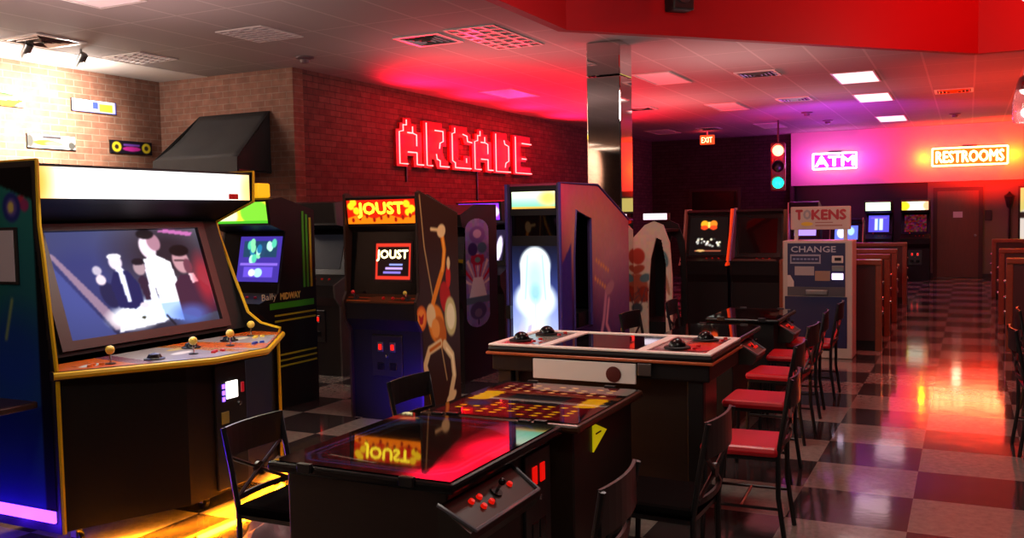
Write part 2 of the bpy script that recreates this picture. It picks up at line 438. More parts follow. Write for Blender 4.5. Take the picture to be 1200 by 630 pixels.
p_ = empty('wall_poster', (1.5, 24.24, 0), 0, 'tall yellow backlit poster on the wall past the booths', 'poster')
MB().box(-.46, .46, -.03, 0, .85, 2.12).build('frame', mat('dark_frame', '#1c1614', .5), p_)
cv = Canvas(40, 60, '#f0dc78').ell(.12, .28, .2, .3, '#f4e4d8').ell(.06, .47, .13, .06, '#181210').ell(.7, .5, .2, .2, '#c88a30')
cv.build('sheet', art_mat('poster_print', emit=.9), p_, (-.42, -.03, .9), (.84, 0, 0), (0, 0, 1.18))
l_ = empty('wall_lantern', (.86, 24.2, 0), 0, 'black lantern on a slim post beside the yellow poster', 'lamp')
MB().tube([(0, 0, .0), (0, 0, 1.62)], .025).build('post', BLACKM, l_)
MB().lathe([(.03, 1.62), (.06, 1.66), (.1, 1.88), (.12, 1.89), (.03, 1.97), (.01, 2.0)], (0, 0, 0), 8).build('lantern_head', mat('smoky_lantern', '#2a2224', .3), l_)

# ------------------------------------------------------------------ ceiling fixtures
LENS_ON = mat('lit_lens', '#ffffff', .4, emit='#fff0ea', strength=1.25)
LENS_OFF = mat('clear_lens', '#f6eef2', .3, spec=.6)
FRAMEW = mat('white_enamel', '#c6bfbc', .4)
def troffer(x0, x1, y0, y1, on, label, louver=False, group=None):
    r = empty('ceiling_light', ((x0+x1)/2, (y0+y1)/2, CEIL), 0, label, 'ceiling light', group)
    hx, hy = (x1-x0)/2, (y1-y0)/2; f = .025
    MB().box(-hx, hx, -hy, -hy+f, -.012, 0).box(-hx, hx, hy-f, hy, -.012, 0).box(-hx, -hx+f, -hy+f, hy-f, -.012, 0).box(hx-f, hx, -hy+f, hy-f, -.012, 0).build('frame', FRAMEW, r)
    MB().box(-hx+f, hx-f, -hy+f, hy-f, -.006, -.002).build('diffuser', LENS_ON if on else LENS_OFF if not louver else mat('louver_cell', '#4a4448', .4), r)
    if louver:
        g = MB()
        for i in range(1, 4): g.box(-hx+2*hx*i/4-.02, -hx+2*hx*i/4+.02, -hy+f, hy-f, -.016, -.006)
        for i in range(1, 7): g.box(-hx+f, hx-f, -hy+2*hy*i/7-.02, -hy+2*hy*i/7+.02, -.0155, -.0065)
        g.build('louver_grid', mat('white_louver', '#e0d8d8', .25, .3), r)
    if on:
        area((r.location.x, r.location.y, CEIL-.03), (0, 0, -1), '#fff0e4', .8, 2*hx, 2*hy, 'ceiling_light_glow')
    return r
troffer(-1.76, -1.18, 13.83, 15.05, 1, 'lit ceiling panel beside the red tray, nearest of the row of three')
troffer(-1.76, -1.18, 16.56, 17.82, 1, 'lit ceiling panel in the middle of the row of three')
troffer(-1.76, -1.18, 20.75, 22.1, 1, 'lit ceiling panel closest to the header wall')
troffer(-4.20, -3.66, 12.35, 13.54, 0, 'unlit ceiling panel just past the mirrored column')
troffer(-4.24, -3.68, 16.46, 17.68, 0, 'unlit pinkish ceiling panel halfway between column and traffic light')
troffer(-4.26, -3.74, 20.75, 22.05, 0, 'unlit magenta-tinted ceiling panel over the traffic light')
troffer(-6.80, -6.22, 20.86, 21.96, 0, 'unlit red-tinted ceiling panel by the exit sign')
troffer(-4.86, -4.28, 8.34, 9.60, 0, 'unlit ceiling light with silver louvers beside the red tray', True)
troffer(-6.77, -6.19, 12.65, 13.68, 0, 'unlit ceiling panel inside the red glow above the neon letters')
troffer(-6.86, -6.26, 7.2, 7.85, 0, 'unlit square ceiling panel in the plain grey stretch of ceiling', True)
troffer(-8.98, -8.36, 7.6, 8.16, 0, 'unlit square ceiling panel beside the white plaster strip', True)
troffer(-6.95, -6.38, 5.0, 5.9, 0, 'unlit ceiling panel cut by the upper edge of the photo')
def vent(x, y, label, s=.56, lit=False):
    r = empty('ceiling_vent', (x, y, CEIL), 0, label, 'air vent', )
    h = s/2
    MB().box(-h, h, -h, -h+.04, -.015, 0).box(-h, h, h-.04, h, -.015, 0).box(-h, -h+.04, -h+.04, h-.04, -.015, 0).box(h-.04, h, -h+.04, h-.04, -.015, 0).build('frame', FRAMEW, r)
    MB().box(-h+.04, h-.04, -h+.04, h-.04, -.004, -.001).build('duct_opening', mat('duct_dark', '#181416', .6), r)
    sl = MB()
    for i in range(1, 5):
        q = h*i/5.2
        for a, c in (((-q, -q), (q, -q)), ((-q, q), (q, q)), ((-q, -q), (-q, q)), ((q, -q), (q, q))):
            sl.tube([(a[0], a[1], -.012-.004*(4-i)), (c[0], c[1], -.012-.004*(4-i))], .009, 4)
    sl.build('slats', STEEL if not lit else mat('amber_lit_tint_slats', '#d8a040', .2, 1.), r)  # lit vents: amber light is put into the slat colour
    return r
vent(-5.24, 8.69, 'air vent at the edge of the red glow, next to the louvered light')
vent(-2.65, 13.25, 'air vent on the ceiling past the mirrored column')
vent(-2.7, 16.6, 'air vent in the purple-tinted ceiling')
vent(-5.4, 16.4, 'air vent behind the top of the mirrored column', .5)
vent(-5.35, 21.2, 'air vent just in front of the exit sign', .5)
vent(-.22, 17.0, 'amber-tinted air vent in the orange-lit ceiling', .58, True)
vent(-8.68, 6.62, 'air vent beside the track lights', .6)
for x, y, lb in ((-2.85, 19.0, 'round sensor on the purple ceiling'), (-2.72, 21.0, 'round sprinkler plate near the header wall'), (-.25, 21.2, 'round sprinkler plate in the orange-lit ceiling'), (-7.05, 8.85, 'round sprinkler plate on the grey ceiling near the awning')):
    o = MB().lathe([(.11, 0), (.11, -.02), (.06, -.035), (.05, -.07), (.02, -.08)], (x, y, CEIL), 18).build('ceiling_sensor', mat('dark_sensor', '#5a4448', .4)); tag(o, lb, 'ceiling sensor')
for y, lb in ((6.5, 'grey track light head aimed at the upper marquee signs'), (7.16, 'grey track light head above the small blue sign')):
    r = empty('track_spotlight', (-8.78, y, CEIL), 0, lb, 'track light', )
    MB().tube([(0, 0, 0), (0, 0, -.06)], .014).build('stem', STEEL, r)
    h = MB().lathe([(.03, .09), (.045, .08), (.05, -.06), (.045, -.075)], (0, 0, 0), 14)
    h.xf(Matrix.Translation((0, 0, -.12)) @ Matrix.Rotation(math.radians(38), 4, 'Y')); h.build('lamp_head', STEEL, r)
r = empty('pendant_lamp', (.60, 12.75, 0), 0, 'clear pendant lamp with bright bulbs hanging past the red tray', 'pendant lamp')
MB().tube([(0, 0, CEIL), (0, 0, 3.2)], .012).build('rod', CHROME, r)
MB().lathe([(.02, 3.22), (.06, 3.2), (.09, 3.12), (.1, 3.05)], (0, 0, 0), 16).build('cap', CHROME, r)
MB().ball((0, 0, 3.05), .055).ball((.02, .03, 2.78), .06).build('bulb', mat('pendant_bulb', '#ffffff', .3, emit='#fff2f0', strength=9), r)
gl = mat('pendant_glass', '#f0d0d0', .12); gl.node_tree.nodes['Principled BSDF'].inputs['Transmission Weight'].default_value = .8
MB().lathe([(.1, 3.05), (.13, 2.9), (.13, 2.7), (.11, 2.66), (.105, 2.66), (.125, 2.7), (.125, 2.9), (.095, 3.05)], (0, 0, 0), 18).build('glass_shade', gl, r)
r = empty('globe_lamp', (.52, 9.6, 0), 0, 'pale globe lamp hanging inside the red tray', 'pendant lamp')
MB().tube([(0, 0, TOP), (0, 0, 3.75)], .012).build('rod', CHROME, r)
MB().ball((0, 0, 3.62), .15).build('globe', mat('pink_globe', '#ffd0d0', .4, emit='#ff8a90', strength=2.2), r)
# loudspeaker on the tray wall
t = empty('wall_speaker', (-2.62, 9.02, 3.62), math.radians(47), 'small black loudspeaker on the red tray wall', 'loudspeaker')
MB().bbox(-.12, .12, -.2, -.02, 0, .42, .02).build('body', BLACK, t)
MB().lathe([(.085, 0), (.08, -.012), (.03, -.004)], (0, -.2, .14), 20, 0, 'y').build('woofer', mat('cone_black', '#202024', .5), t)
MB().lathe([(.035, 0), (.03, -.008), (.01, -.014)], (0, -.2, .32), 16, 0, 'y').build('tweeter', mat('cone_black', '#202024', .5), t)
MB().box(-.03, .03, -.02, .04, .15, .25).build('bracket', BLACKM, t)

# mirrored column
mir = mat('mirror', '#d8d4d2', .03, 1.)
r = empty('mirrored_column', (-3.66, 10.0, 0), 0, 'square column clad in mirror panels behind the tall purple machine', 'column')
m_ = MB()
for z0, z1 in ((.1, 1.6), (1.61, 3.19), (3.2, CEIL)):
    m_.bbox(-.2, .2, -.2, .2, z0, z1, .012)
m_.build('mirror_cladding', mir, r)
MB().box(-.205, .205, -.205, .205, 0, .1).build('plinth', BLACKM, r)
# exit sign
r = empty('exit_sign', (-5.62, 22.1, 0), 0, 'small lit red exit sign hung under the ceiling', 'exit sign')
MB().bbox(-.17, .17, -.04, .04, 3.28, 3.5, .01).build('body', mat('exit_red', '#801008', .4, emit='#ff5020', strength=1.3), r)
text('EXIT', (-.13, -.04, 3.32), (1, 0, 0), (0, 0, 1), .26, .13, mat('exit_letters', '#fff0c0', .4, emit='#ffd890', strength=4), r, 'lettering')
MB().tube([(0, 0, 3.5), (0, 0, CEIL)], .02).build('stem', FRAMEW, r)
point((-5.62, 21.9, 3.42), '#ff2030', 4, .05, 'exit_sign_glow')
# traffic light
r = empty('traffic_light', (-3.62, 20.2, 0), math.radians(8), 'hanging traffic light with red and green lamps lit', 'traffic light')
MB().bbox(-.15, .15, -.06, .16, 2.08, 3.1, .03).build('housing', mat('glow_tinted_housing', '#6a1414', .4), r)  # red glow of the lamp is put into the housing colour
for k, (z, mname, col, hx) in enumerate(((2.93, 'traffic_red', '#ff4020', '#ffb080'), (2.59, 'traffic_amber_off', '#1c0e06', None), (2.25, 'traffic_green', '#00d890', '#18ffc0'))):
    mm = mat(mname, col, .3, emit=hx, strength=3.5 if hx else 0)
    ln = MB().lathe([(.115, -.06), (.115, -.075), (.08, -.10), (.02, -.11)], (0, 0, z), 20, 0, 'y').build('lens', mm, r)
    hd = MB(); n = 14
    for i in range(n):
        a0, a1 = PI*(-.1+1.2*i/n), PI*(-.1+1.2*(i+1)/n)
        q = lambda a, rr, y: (rr*math.cos(a), y, z+rr*math.sin(a))
        hd.add([q(a0, .13, -.06), q(a1, .13, -.06), q(a1, .13, -.24), q(a0, .13, -.24), q(a0, .14, -.06), q(a1, .14, -.06), q(a1, .14, -.24), q(a0, .14, -.24)],
               [(0, 1, 2, 3), (4, 7, 6, 5), (0, 4, 5, 1), (3, 2, 6, 7), (0, 3, 7, 4), (1, 5, 6, 2)])
    hd.build('visor', mat('glow_tinted_housing', '#6a1414', .4), r)
MB().tube([(0, .05, 3.1), (0, .05, CEIL)], .018).build('hanger', BLACKM, r)
point((-3.62, 19.85, 2.93), '#ff1818', 14, .05, 'traffic_red_glow'); point((-3.62, 19.85, 2.25), '#10ffb0', 1, .05, 'traffic_green_glow')

# ------------------------------------------------------------------ neon ARCADE letters
NEON = mat('neon_tube_red', '#ffb0a0', .3, emit='#ff6a68', strength=5)
r = empty('neon_sign', (-7.65, 11.6, 0), 0, 'large red neon sign of pixel-stepped letters reading ARCADE', 'neon sign')
strokes = {
 'A': [[(.24, 3.13), (.24, 3.05), (.15, 3.05), (.15, 2.96), (.04, 2.94), (.04, 2.47), (.26, 2.47)], [(.27, 2.94), (.39, 2.94)], [(.41, 3.04), (.41, 2.94), (.52, 2.92), (.52, 2.75)], [(.27, 2.65), (.52, 2.65), (.52, 2.47), (.71, 2.47)]],
 'R': [[(.02, 3.13), (.02, 2.47), (.19, 2.47)], [(.28, 3.03), (.53, 3.03), (.53, 2.87), (.43, 2.84), (.41, 2.75)], [(.31, 2.66), (.33, 2.58), (.42, 2.56), (.42, 2.47), (.71, 2.47)]],
 'C': [[(.12, 3.12), (.12, 3.04), (.03, 3.02), (.03, 2.58), (.12, 2.55), (.12, 2.47), (.66, 2.47)], [(.39, 3.03), (.53, 3.01), (.55, 2.92), (.70, 2.91)], [(.50, 2.64), (.50, 2.56)]],
 'D': [[(.0, 3.13), (.0, 2.46), (.58, 2.46)], [(.33, 3.03), (.36, 2.96), (.51, 2.93), (.51, 2.66), (.39, 2.62), (.36, 2.54)]],
 'E': [[(.0, 3.13), (.0, 2.46), (.69, 2.46)], [(.28, 3.02), (.69, 3.02)], [(.27, 2.73), (.46, 2.73)]],
}
faces = {
 'A': [(0, 2.43), (0, 2.98), (.11, 2.98), (.11, 3.08), (.2, 3.08), (.2, 3.16), (.42, 3.16), (.42, 3.08), (.56, 3.08), (.56, 2.97), (.72, 2.97), (.72, 2.43), (.48, 2.43), (.48, 2.6), (.3, 2.6), (.3, 2.43)],
 'R': [(-.02, 2.43), (-.02, 3.16), (.56, 3.16), (.56, 3.08), (.68, 3.08), (.68, 2.8), (.56, 2.8), (.56, 2.7), (.62, 2.6), (.74, 2.55), (.74, 2.43), (.38, 2.43), (.3, 2.58), (.22, 2.58), (.22, 2.43)],
 'C': [(0, 2.56), (0, 3.05), (.08, 3.05), (.08, 3.16), (.6, 3.16), (.6, 3.08), (.72, 3.05), (.72, 2.87), (.5, 2.87), (.44, 2.98), (.28, 2.98), (.28, 2.6), (.46, 2.6), (.46, 2.68), (.70, 2.68), (.70, 2.43), (.08, 2.43), (.08, 2.52)],
 'D': [(-.04, 2.43), (-.04, 3.16), (.5, 3.16), (.5, 3.05), (.64, 3.02), (.64, 2.58), (.55, 2.55), (.55, 2.43)],
 'E': [(-.04, 2.43), (-.04, 3.16), (.72, 3.16), (.72, 2.98), (.28, 2.98), (.28, 2.78), (.52, 2.78), (.52, 2.68), (.28, 2.68), (.28, 2.58), (.73, 2.58), (.73, 2.43)],
}
LET_FACE = mat('red_letter_face', '#b00818', .4)
for i, ch in enumerate('ARCADE'):
    dy = [.0, .79, 1.58, 2.34, 3.17, 3.97][i]
    fb = MB().prism([(y+dy, z) for y, z in faces[ch]], 'x', 0, .05)
    o = fb.build('letter', LET_FACE, r, 'red neon letter '+ch)
    tb = MB()
    for s in strokes[ch]: tb.tube([(.085, y+dy, z) for y, z in s], .011, 6)
    tb.build('neon_tube', NEON, o)
mt = MB().box(0, .03, .3, .33, 2.2, 2.45).box(0, .03, 2.55, 2.57, 1.9, 2.43); mt.build('feed_wire', BLACKM, r)
for y in (11.95, 12.75, 13.55, 14.3, 15.1, 15.85):
    point((-7.36, y, 2.85), '#ff0a28', 20, .12, 'neon_glow')
for y in (11.4, 13.2, 15.0, 16.8):
    spot((-7.15, y, 2.75), (-6.3, y, 3.58), '#ff0830', 900, 140, .15, .7, 'neon_glow')


# ------------------------------------------------------------------ back signs
def back_sign(name, s, x0, x1, z0, z1, glow, letter, face, label, ls=6.):
    r = empty(name, ((x0+x1)/2, 23.9, 0), 0, label, 'neon sign')
    hx = (x1-x0)/2
    MB().bbox(-hx, hx, -.12, -.04, z0, z1, .015).build('box', mat(name+'_face', face, .4, emit=face, strength=1.5), r)
    text(s, (-hx*.9, -.12, z0+(z1-z0)*.18), (1, 0, 0), (0, 0, 1), hx*1.8, (z1-z0)*.64, mat(name+'_letters', letter, .4, emit=letter, strength=ls), r, off=.006, bold=.012)
    fr = MB()
    for a, c in (((-hx, z0), (hx, z0)), ((hx, z0), (hx, z1)), ((hx, z1), (-hx, z1)), ((-hx, z1), (-hx, z0))):
        fr.tube([(a[0], -.13, a[1]), (c[0], -.13, c[1])], .02, 6)
    fr.build('neon_border', mat(name+'_border', letter, .3, emit=letter, strength=ls), r)
    MB().box(-.15, .15, -.05, 0, z1-.02, z1+.05).build('mount', BLACKM, r)
    return r
back_sign('atm_sign', 'ATM', -3.42, -2.42, 2.66, 3.03, '#ff30ff', '#fff0ff', '#d828c8', 'glowing magenta and white sign reading ATM')
back_sign('restrooms_sign', 'RESTROOMS', -.75, .80, 2.63, 3.03, '#ffb020', '#ffd888', '#b86010', 'glowing cream and amber sign reading RESTROOMS', 6.)
for x in (-3.62, -2.92, -2.22): point((x, 23.45, 2.85), '#e830e0', 14, .1, 'atm_sign_glow')
point((-2.7, 21.5, 2.9), '#c838ff', 22, .2, 'atm_sign_glow')
for x in (-.95, .95): point((x, 23.72, 2.83), '#ffb000', 8, .05, 'restrooms_sign_glow')
# added fixtureless red and violet lights, tinting the header wall and ceiling
spot((1.2, 20.6, 1.9), (.5, 23.9, 3.2), '#ff1a0e', 5200, 50, .2, .9, 'added_red_wash')
spot((-.9, 20.6, 1.9), (-.9, 23.9, 3.25), '#ff1a14', 1600, 48, .2, .9, 'added_red_wash')
spot((-2.9, 20.6, 1.9), (-2.9, 23.9, 3.05), '#ff4080', 260, 52, .2, .9, 'added_red_wash')
spot((1.1, 15.0, 1.5), (.5, 17.0, 3.58), '#ff3a20', 150, 120, .3, .9, 'added_red_wash')
spot((1.1, 20.0, 1.6), (.3, 20.5, 3.58), '#ff4020', 150, 120, .3, .9, 'added_red_wash')
spot((-2.4, 17.5, 1.8), (-2.4, 19.0, 3.58), '#c040ff', 330, 110, .3, .9, 'added_violet_wash')
spot((-5.3, 15.5, 1.9), (-5.0, 17.0, 3.58), '#ff5058', 150, 130, .4, .9, 'added_red_wash')
area((.6, 16.5, 3.0), (0, 0, 1), '#ff3a22', 75, 2.6, 6.5, 'added_red_uplight')  # added up-facing area to redden the ceiling, no cove there
area((-2.3, 18.5, 3.0), (0, 0, 1), '#c050f0', 14, 1.6, 5., 'added_violet_uplight')  # added likewise for the violet tint of the ceiling
# added fill light: unseen points over the hall, up-facing areas for the ceiling
point((-.6, 2.6, 3.25), '#fff0e0', 90, .25, 'added_hall_fill')
point((.6, 7.5, 3.3), '#f4f0f0', 16, .25, 'added_hall_fill')
point((-1.7, 6.4, 3.3), '#fff2e6', 60, .25, 'added_hall_fill'); point((-2.6, 5.2, 3.2), '#fff0e0', 55, .25, 'added_hall_fill'); point((-3.4, .4, 3.2), '#fff0e0', 45, .25, 'added_hall_fill')
for x, y, e in ((-6.3, 5.4, 30), (-5.0, 9.6, 16), (-8.0, 3.2, 14), (-4.6, 2.0, 18), (-2.6, 11.6, 26), (-4.5, 15.5, 16), (-2.2, 16.0, 12)):
    area((x, y, 2.35), (0, 0, 1), '#ffd4d0', e, 1.6, 1.6, 'added_ceiling_fill')
point((-.2, 22.6, 2.1), '#ffb890', 5, .1, 'added_door_fill'); point((-.2, 10.2, 3.25), '#ffe0cc', 26, .2, 'added_hall_fill')  # added fill for the door and the booth fronts
# lamps inside the tray
point((1.3, 10.4, 4.2), '#ff2a20', 260, .2, 'tray_lamp'); point((-.4, 6.5, 4.5), '#ff2018', 10, .2, 'tray_lamp')
point((-2.9, 5.5, 3.75), '#ff3010', 45, .15, 'tray_lamp')
# track lights
for y in (-6.4, -4.6, -2.8, 5.2, 6.5, 7.16):
    spot((-8.72, y, 3.40), (-9.95, y+.35, 2.98), '#fff0d8', 1300, 84, .05, .9, 'track_lamp')
for y in (5.0, 6.4, 7.6): point((-9.5, y, 3.36), '#fff4e8', 45, .1, 'track_lamp_spill')


# ================================================================== UPRIGHT MACHINES
def board(b, p, q, x0, x1, t, mi=0):
    """flat board running from p to q in the (y,z) side view, t thick towards the inside"""
    d = Vector((q[0]-p[0], q[1]-p[1])).normalized(); n = Vector((d.y, -d.x))*t
    b.prism([p, q, (q[0]+n.x, q[1]+n.y), (p[0]+n.x, p[1]+n.y)], 'x', x0, x1, mi); return b
def lerp(p, q, t): return (p[0]+(q[0]-p[0])*t, p[1]+(q[1]-p[1])*t)
def face_canvas(cv, name, m, root, p, q, x0, x1, off=.004, label=None):
    return cv.build(name, m, root, (x0, p[0], p[1]), (x1-x0, 0, 0), (0, q[0]-p[0], q[1]-p[1]), off, label)
def joystick(root, base, nrm, ball_mat, h=.07, r=.017):
    n = Vector(nrm).normalized(); b0 = Vector(base)
    j = MB().tube([b0, b0+n*h], .006, 6).ball(b0+n*h, r, 1, 10)
    j.tube([b0, b0+n*.006], .026, 12, 2)
    return j.build('joystick', [CHROME, ball_mat, BLACK], root)
def buttons(root, items, nrm, m, r=.015, label=None):
    n = Vector(nrm).normalized()
    for c in items:
        c = Vector(c); MB().tube([c, c+n*.012], [r, r*.8], 12).build('button', m, root, label)
def coin_door(root, y, z0, z1, x0, x1, lit=RED_LIT):
    d = MB().bbox(x0, x1, y-.012, y+.01, z0, z1, .008).build('coin_door', BLACKM, root)
    w = x1-x0
    for fx in (.3, .7):
        c = x0+w*fx; zt = z0+(z1-z0)*.72
        MB().bbox(c-.028, c+.028, y-.02, y-.01, zt-.04, zt+.04, .004).build('coin_slot_plate', STEEL, d)
        MB().bbox(c-.013, c+.013, y-.026, y-.02, zt-.022, zt+.022, .004).build('coin_return_button', lit, d)
        zb = z0+(z1-z0)*.25
        MB().bbox(c-.035, c+.035, y-.018, y-.01, zb-.03, zb+.03, .004).build('coin_return_cup', BLACKG, d)
    MB().lathe([(.012, 0), (.012, -.012), (.006, -.014)], (x0+w*.5, y-.012, z0+(z1-z0)*.5), 12, 0, 'y').build('lock', CHROME, d)
    return d
PROF = [(-.24, 0), (-.24, .74), (-.33, .84), (-.34, .97), (-.10, 1.07), (.06, 1.55), (-.26, 1.60), (-.29, 1.83), (-.10, 1.85), (.34, 1.70), (.34, 0)]
def upright(loc, rz, W, label, prof=PROF, side=BLACK, marquee=None, screen=None, panel=None, group=None, lit=RED_LIT, trim=None, name='arcade_cabinet', marq_m=None, coin=True, scr_box=None, body=BLACK, sticks=1, side_prof=None):
    r = empty(name, loc, rz, label, 'arcade machine', group)
    h = W/2; t = .02
    for sx in (-1, 1):
        sp_ = side_prof or prof
        o = MB().prism(sp_, 'x', sx*h-(t if sx > 0 else 0), sx*h+(0 if sx > 0 else t)).build('side_panel', side, r)
        if trim:
            tb = MB(); tb.tube([(sx*(h-t/2), y, z) for y, z in sp_[:-2]], .0115, 6); tb.build('edge_trim', trim, o)
    x0, x1 = -h+t, h-t; i_ = .012
    ins = [(p[0]+i_, p[1]) for p in prof]
    fb = MB(); board(fb, ins[0], ins[1], x0, x1, .02); board(fb, ins[1], ins[2], x0, x1, .02); fb.build('front_panel', body, r)
    bk = MB(); board(bk, prof[8], prof[9], x0, x1, .02); board(bk, (prof[9][0]-.005, prof[9][1]-.01), (prof[10][0]-.005, .01), x0, x1, .02); bk.build('back_panel', body, r)
    cp = MB(); board(cp, ins[2], ins[3], x0, x1, .02); board(cp, ins[3], prof[4], x0, x1, .02); cpo = cp.build('control_panel', body, r)
    P, Q = ins[3], prof[4]
    if panel is not None: face_canvas(panel, 'panel_overlay', ART, cpo, P, Q, x0, x1, .003)
    nrm = (0, -(Q[1]-P[1]), Q[0]-P[0])
    mid = lerp(P, Q, .5)
    for k in range(sticks):
        xx = (-.35+.7*k/(max(1, sticks-1)))*W if sticks > 1 else -.18*W
        joystick(cpo, (xx, mid[0], mid[1]+.005), nrm, REDP if k == 0 else YELP)
    buttons(cpo, [(W*(.02+.13*k), mid[0], mid[1]+.004) for k in range(3)], nrm, REDP)
    P, Q = prof[4], prof[5]
    bz = MB(); board(bz, P, Q, x0, x1, .03); bo = bz.build('bezel', BLACKG, r)
    if screen is not None:
        a, c, e, g = scr_box or (.14, .86, .12, .88)
        face_canvas(screen, 'screen', SCREEN, r, lerp(P, Q, e), lerp(P, Q, g), x0+(x1-x0)*a, x0+(x1-x0)*c, .006)
    else:
        gs = MB(); pp, qq = lerp(P, Q, .1), lerp(P, Q, .9); board(gs, (pp[0]-.006, pp[1]), (qq[0]-.006, qq[1]), x0+.05, x1-.05, .006); gs.build('screen', GLASSY, r)
    hd = MB(); board(hd, prof[5], prof[6], x0, x1, .02); hd.build('speaker_hood', body, r)
    P, Q = (prof[6][0]+.006, prof[6][1]), (prof[7][0]+.006, prof[7][1])
    mq = MB(); board(mq, P, Q, x0, x1, .05); board(mq, Q, prof[8], x0, x1, .02); mo = mq.build('marquee_box', body, r)
    if marquee is not None:
        face_canvas(marquee, 'marquee', marq_m or MARQ, r, lerp(P, Q, .08), lerp(P, Q, .92), x0+.01, x1-.01, .005)
    if coin: coin_door(r, ins[0][0], .36, .70, -.15, .15, lit)
    return r

# ---- the Joust machine
PJ = [(-.24, 0), (-.24, .74), (-.33, .84), (-.34, .97), (-.25, 1.04), (-.20, 1.55), (-.26, 1.60), (-.29, 1.83), (-.10, 1.85), (.34, 1.70), (.34, 0)]
PJS = [(-.26, 0), (-.26, .74), (-.335, .84), (-.345, .99), (-.30, 1.06), (-.295, 1.86), (-.26, 1.875), (.34, 1.70), (.34, 0)]
mq = Canvas(120, 40, '#c01804')
mq.poly([(0, 0), (1, 0), (1, .35), (.8, .2), (.6, .4), (.4, .2), (.2, .42), (0, .25)], '#f07008')
for cx, cy in ((.06, .75), (.14, .55), (.88, .8), (.95, .6), (.9, .45), (.1, .9)): mq.ell(cx, cy, .05, .16, '#f8c018', .4)
for i in range(9): mq.ell(.08+i*.105, .16+.08*(i % 3), .02, .1, '#801004')
sc = Canvas(90, 70, '#100404')
sc.rect(.05, .06, .95, .94, '#d03020').rect(.1, .14, .9, .86, '#140606').rect(.3, .3, .75, .36, '#c0a0f0').rect(.25, .2, .7, .26, '#8070d0').rect(.4, .4, .75, .44, '#90a0ff')
pn = Canvas(60, 24, '#3a2418').rect(0, .55, 1, .62, '#a03818').rect(0, .2, .35, .3, '#c06028').rect(.6, .15, 1, .25, '#8a3018').ell(.5, .45, .2, .3, '#5a3420')
joust = upright((-4.27, 6.54, 0), 0, .72, 'upright machine with a lit JOUST marquee and a tall orange bird on its side', marquee=mq, screen=sc, panel=pn, side=mat('brown_black_laminate', '#2e1a14', .45), scr_box=(.34, .89, .2, .85), sticks=2, prof=PJ, side_prof=PJS)
YL = mat('yellow_lit_letters', '#ffe040', .4, emit='#ffe830', strength=2.2)
P, Q = (PJ[6][0]+.006, PJ[6][1]), (PJ[7][0]+.006, PJ[7][1])
dv = Vector((0, Q[0]-P[0], Q[1]-P[1]))
text('JOUST', (-.22, lerp(P, Q, .3)[0], lerp(P, Q, .3)[1]), (1, 0, 0), dv, .44, .12, YL, joust, 'marquee_lettering', .009, .006)
P, Q = PJ[4], PJ[5]; dv = Vector((0, Q[0]-P[0], Q[1]-P[1])); p0 = lerp(P, Q, .53)
text('JOUST', (-.08, p0[0], p0[1]), (1, 0, 0), dv, .30, .09, mat('cream_lit_letters', '#fff4c0', .4, emit='#fff0b0', strength=2.4), joust, 'screen_lettering', .010, .004)
# generic long-legged bird, printed on the side
D0 = .68
def side_canvas(W, H, prof, y0, y1, z1, bg, sx=1):
    cv = Canvas(W, H, bg); s = [((y-y0)/(y1-y0), z/z1) for y, z in prof]
    cv.cut([(.004+u*.992 if sx > 0 else .996-u*.992, .004+v*.992) for u, v in s]); return cv
def side_build(cv, name, m, root, h, y0, y1, z1, sx=1, off=.003):
    if sx > 0: return cv.build(name, m, root, (h, y0, 0), (0, y1-y0, 0), (0, 0, z1), off)
    return cv.build(name, m, root, (-h, y1, 0), (0, y0-y1, 0), (0, 0, z1), off)
cv = side_canvas(110, 230, PJS, -.345, .34, 1.875, '#3a2119')
O1, O2, CR = '#e8881c', '#c06410', '#e8d090'
cv.line([(.12, .98), (.20, .76), (.66, .16)], .010, '#c8a868')
cv.line([(.62, .80), (.66, .74), (.62, .66), (.48, .58), (.38, .52), (.32, .47)], .040, O1); cv.line([(.63, .79), (.66, .73), (.60, .65)], .014, '#f8b848')
cv.ell(.60, .825, .10, .030, CR, .1); cv.line([(.53, .83), (.36, .835)], .016, CR)
cv.ell(.44, .42, .20, .078, O1, -.7); cv.ell(.32, .46, .10, .055, CR, .6); cv.ell(.52, .38, .17, .06, O2, -.8); cv.ell(.42, .40, .10, .04, '#f0a040', -.7)
cv.ell(.66, .53, .12, .075, '#b01c14', .5); cv.ell(.74, .62, .06, .05, '#c82418'); cv.ell(.75, .68, .04, .03, CR)
cv.ell(.78, .44, .14, .09, '#c8c078', .2); cv.ell(.78, .44, .10, .06, '#efe6b0', .2)
cv.line([(.52, .33), (.26, .31), (.16, .25), (.24, .18)], .042, CR); cv.line([(.52, .33), (.28, .31)], .015, O2)
cv.line([(.62, .32), (.80, .26), (.84, .17), (.74, .085)], .046, CR); cv.line([(.66, .30), (.80, .26), (.84, .17)], .015, '#fff0b0'); cv.ell(.76, .075, .13, .024, CR, .3)
cv.ell(.10, .455, .12, .055, '#e06a1c'); cv.ell(.10, .455, .09, .04, '#f09030'); cv.poly([(.04, .475), (.10, .46), (.16, .475), (.13, .43), (.07, .43)], '#b01818')
side_build(cv, 'side_art', ART, joust, .36, -.345, .34, 1.875)

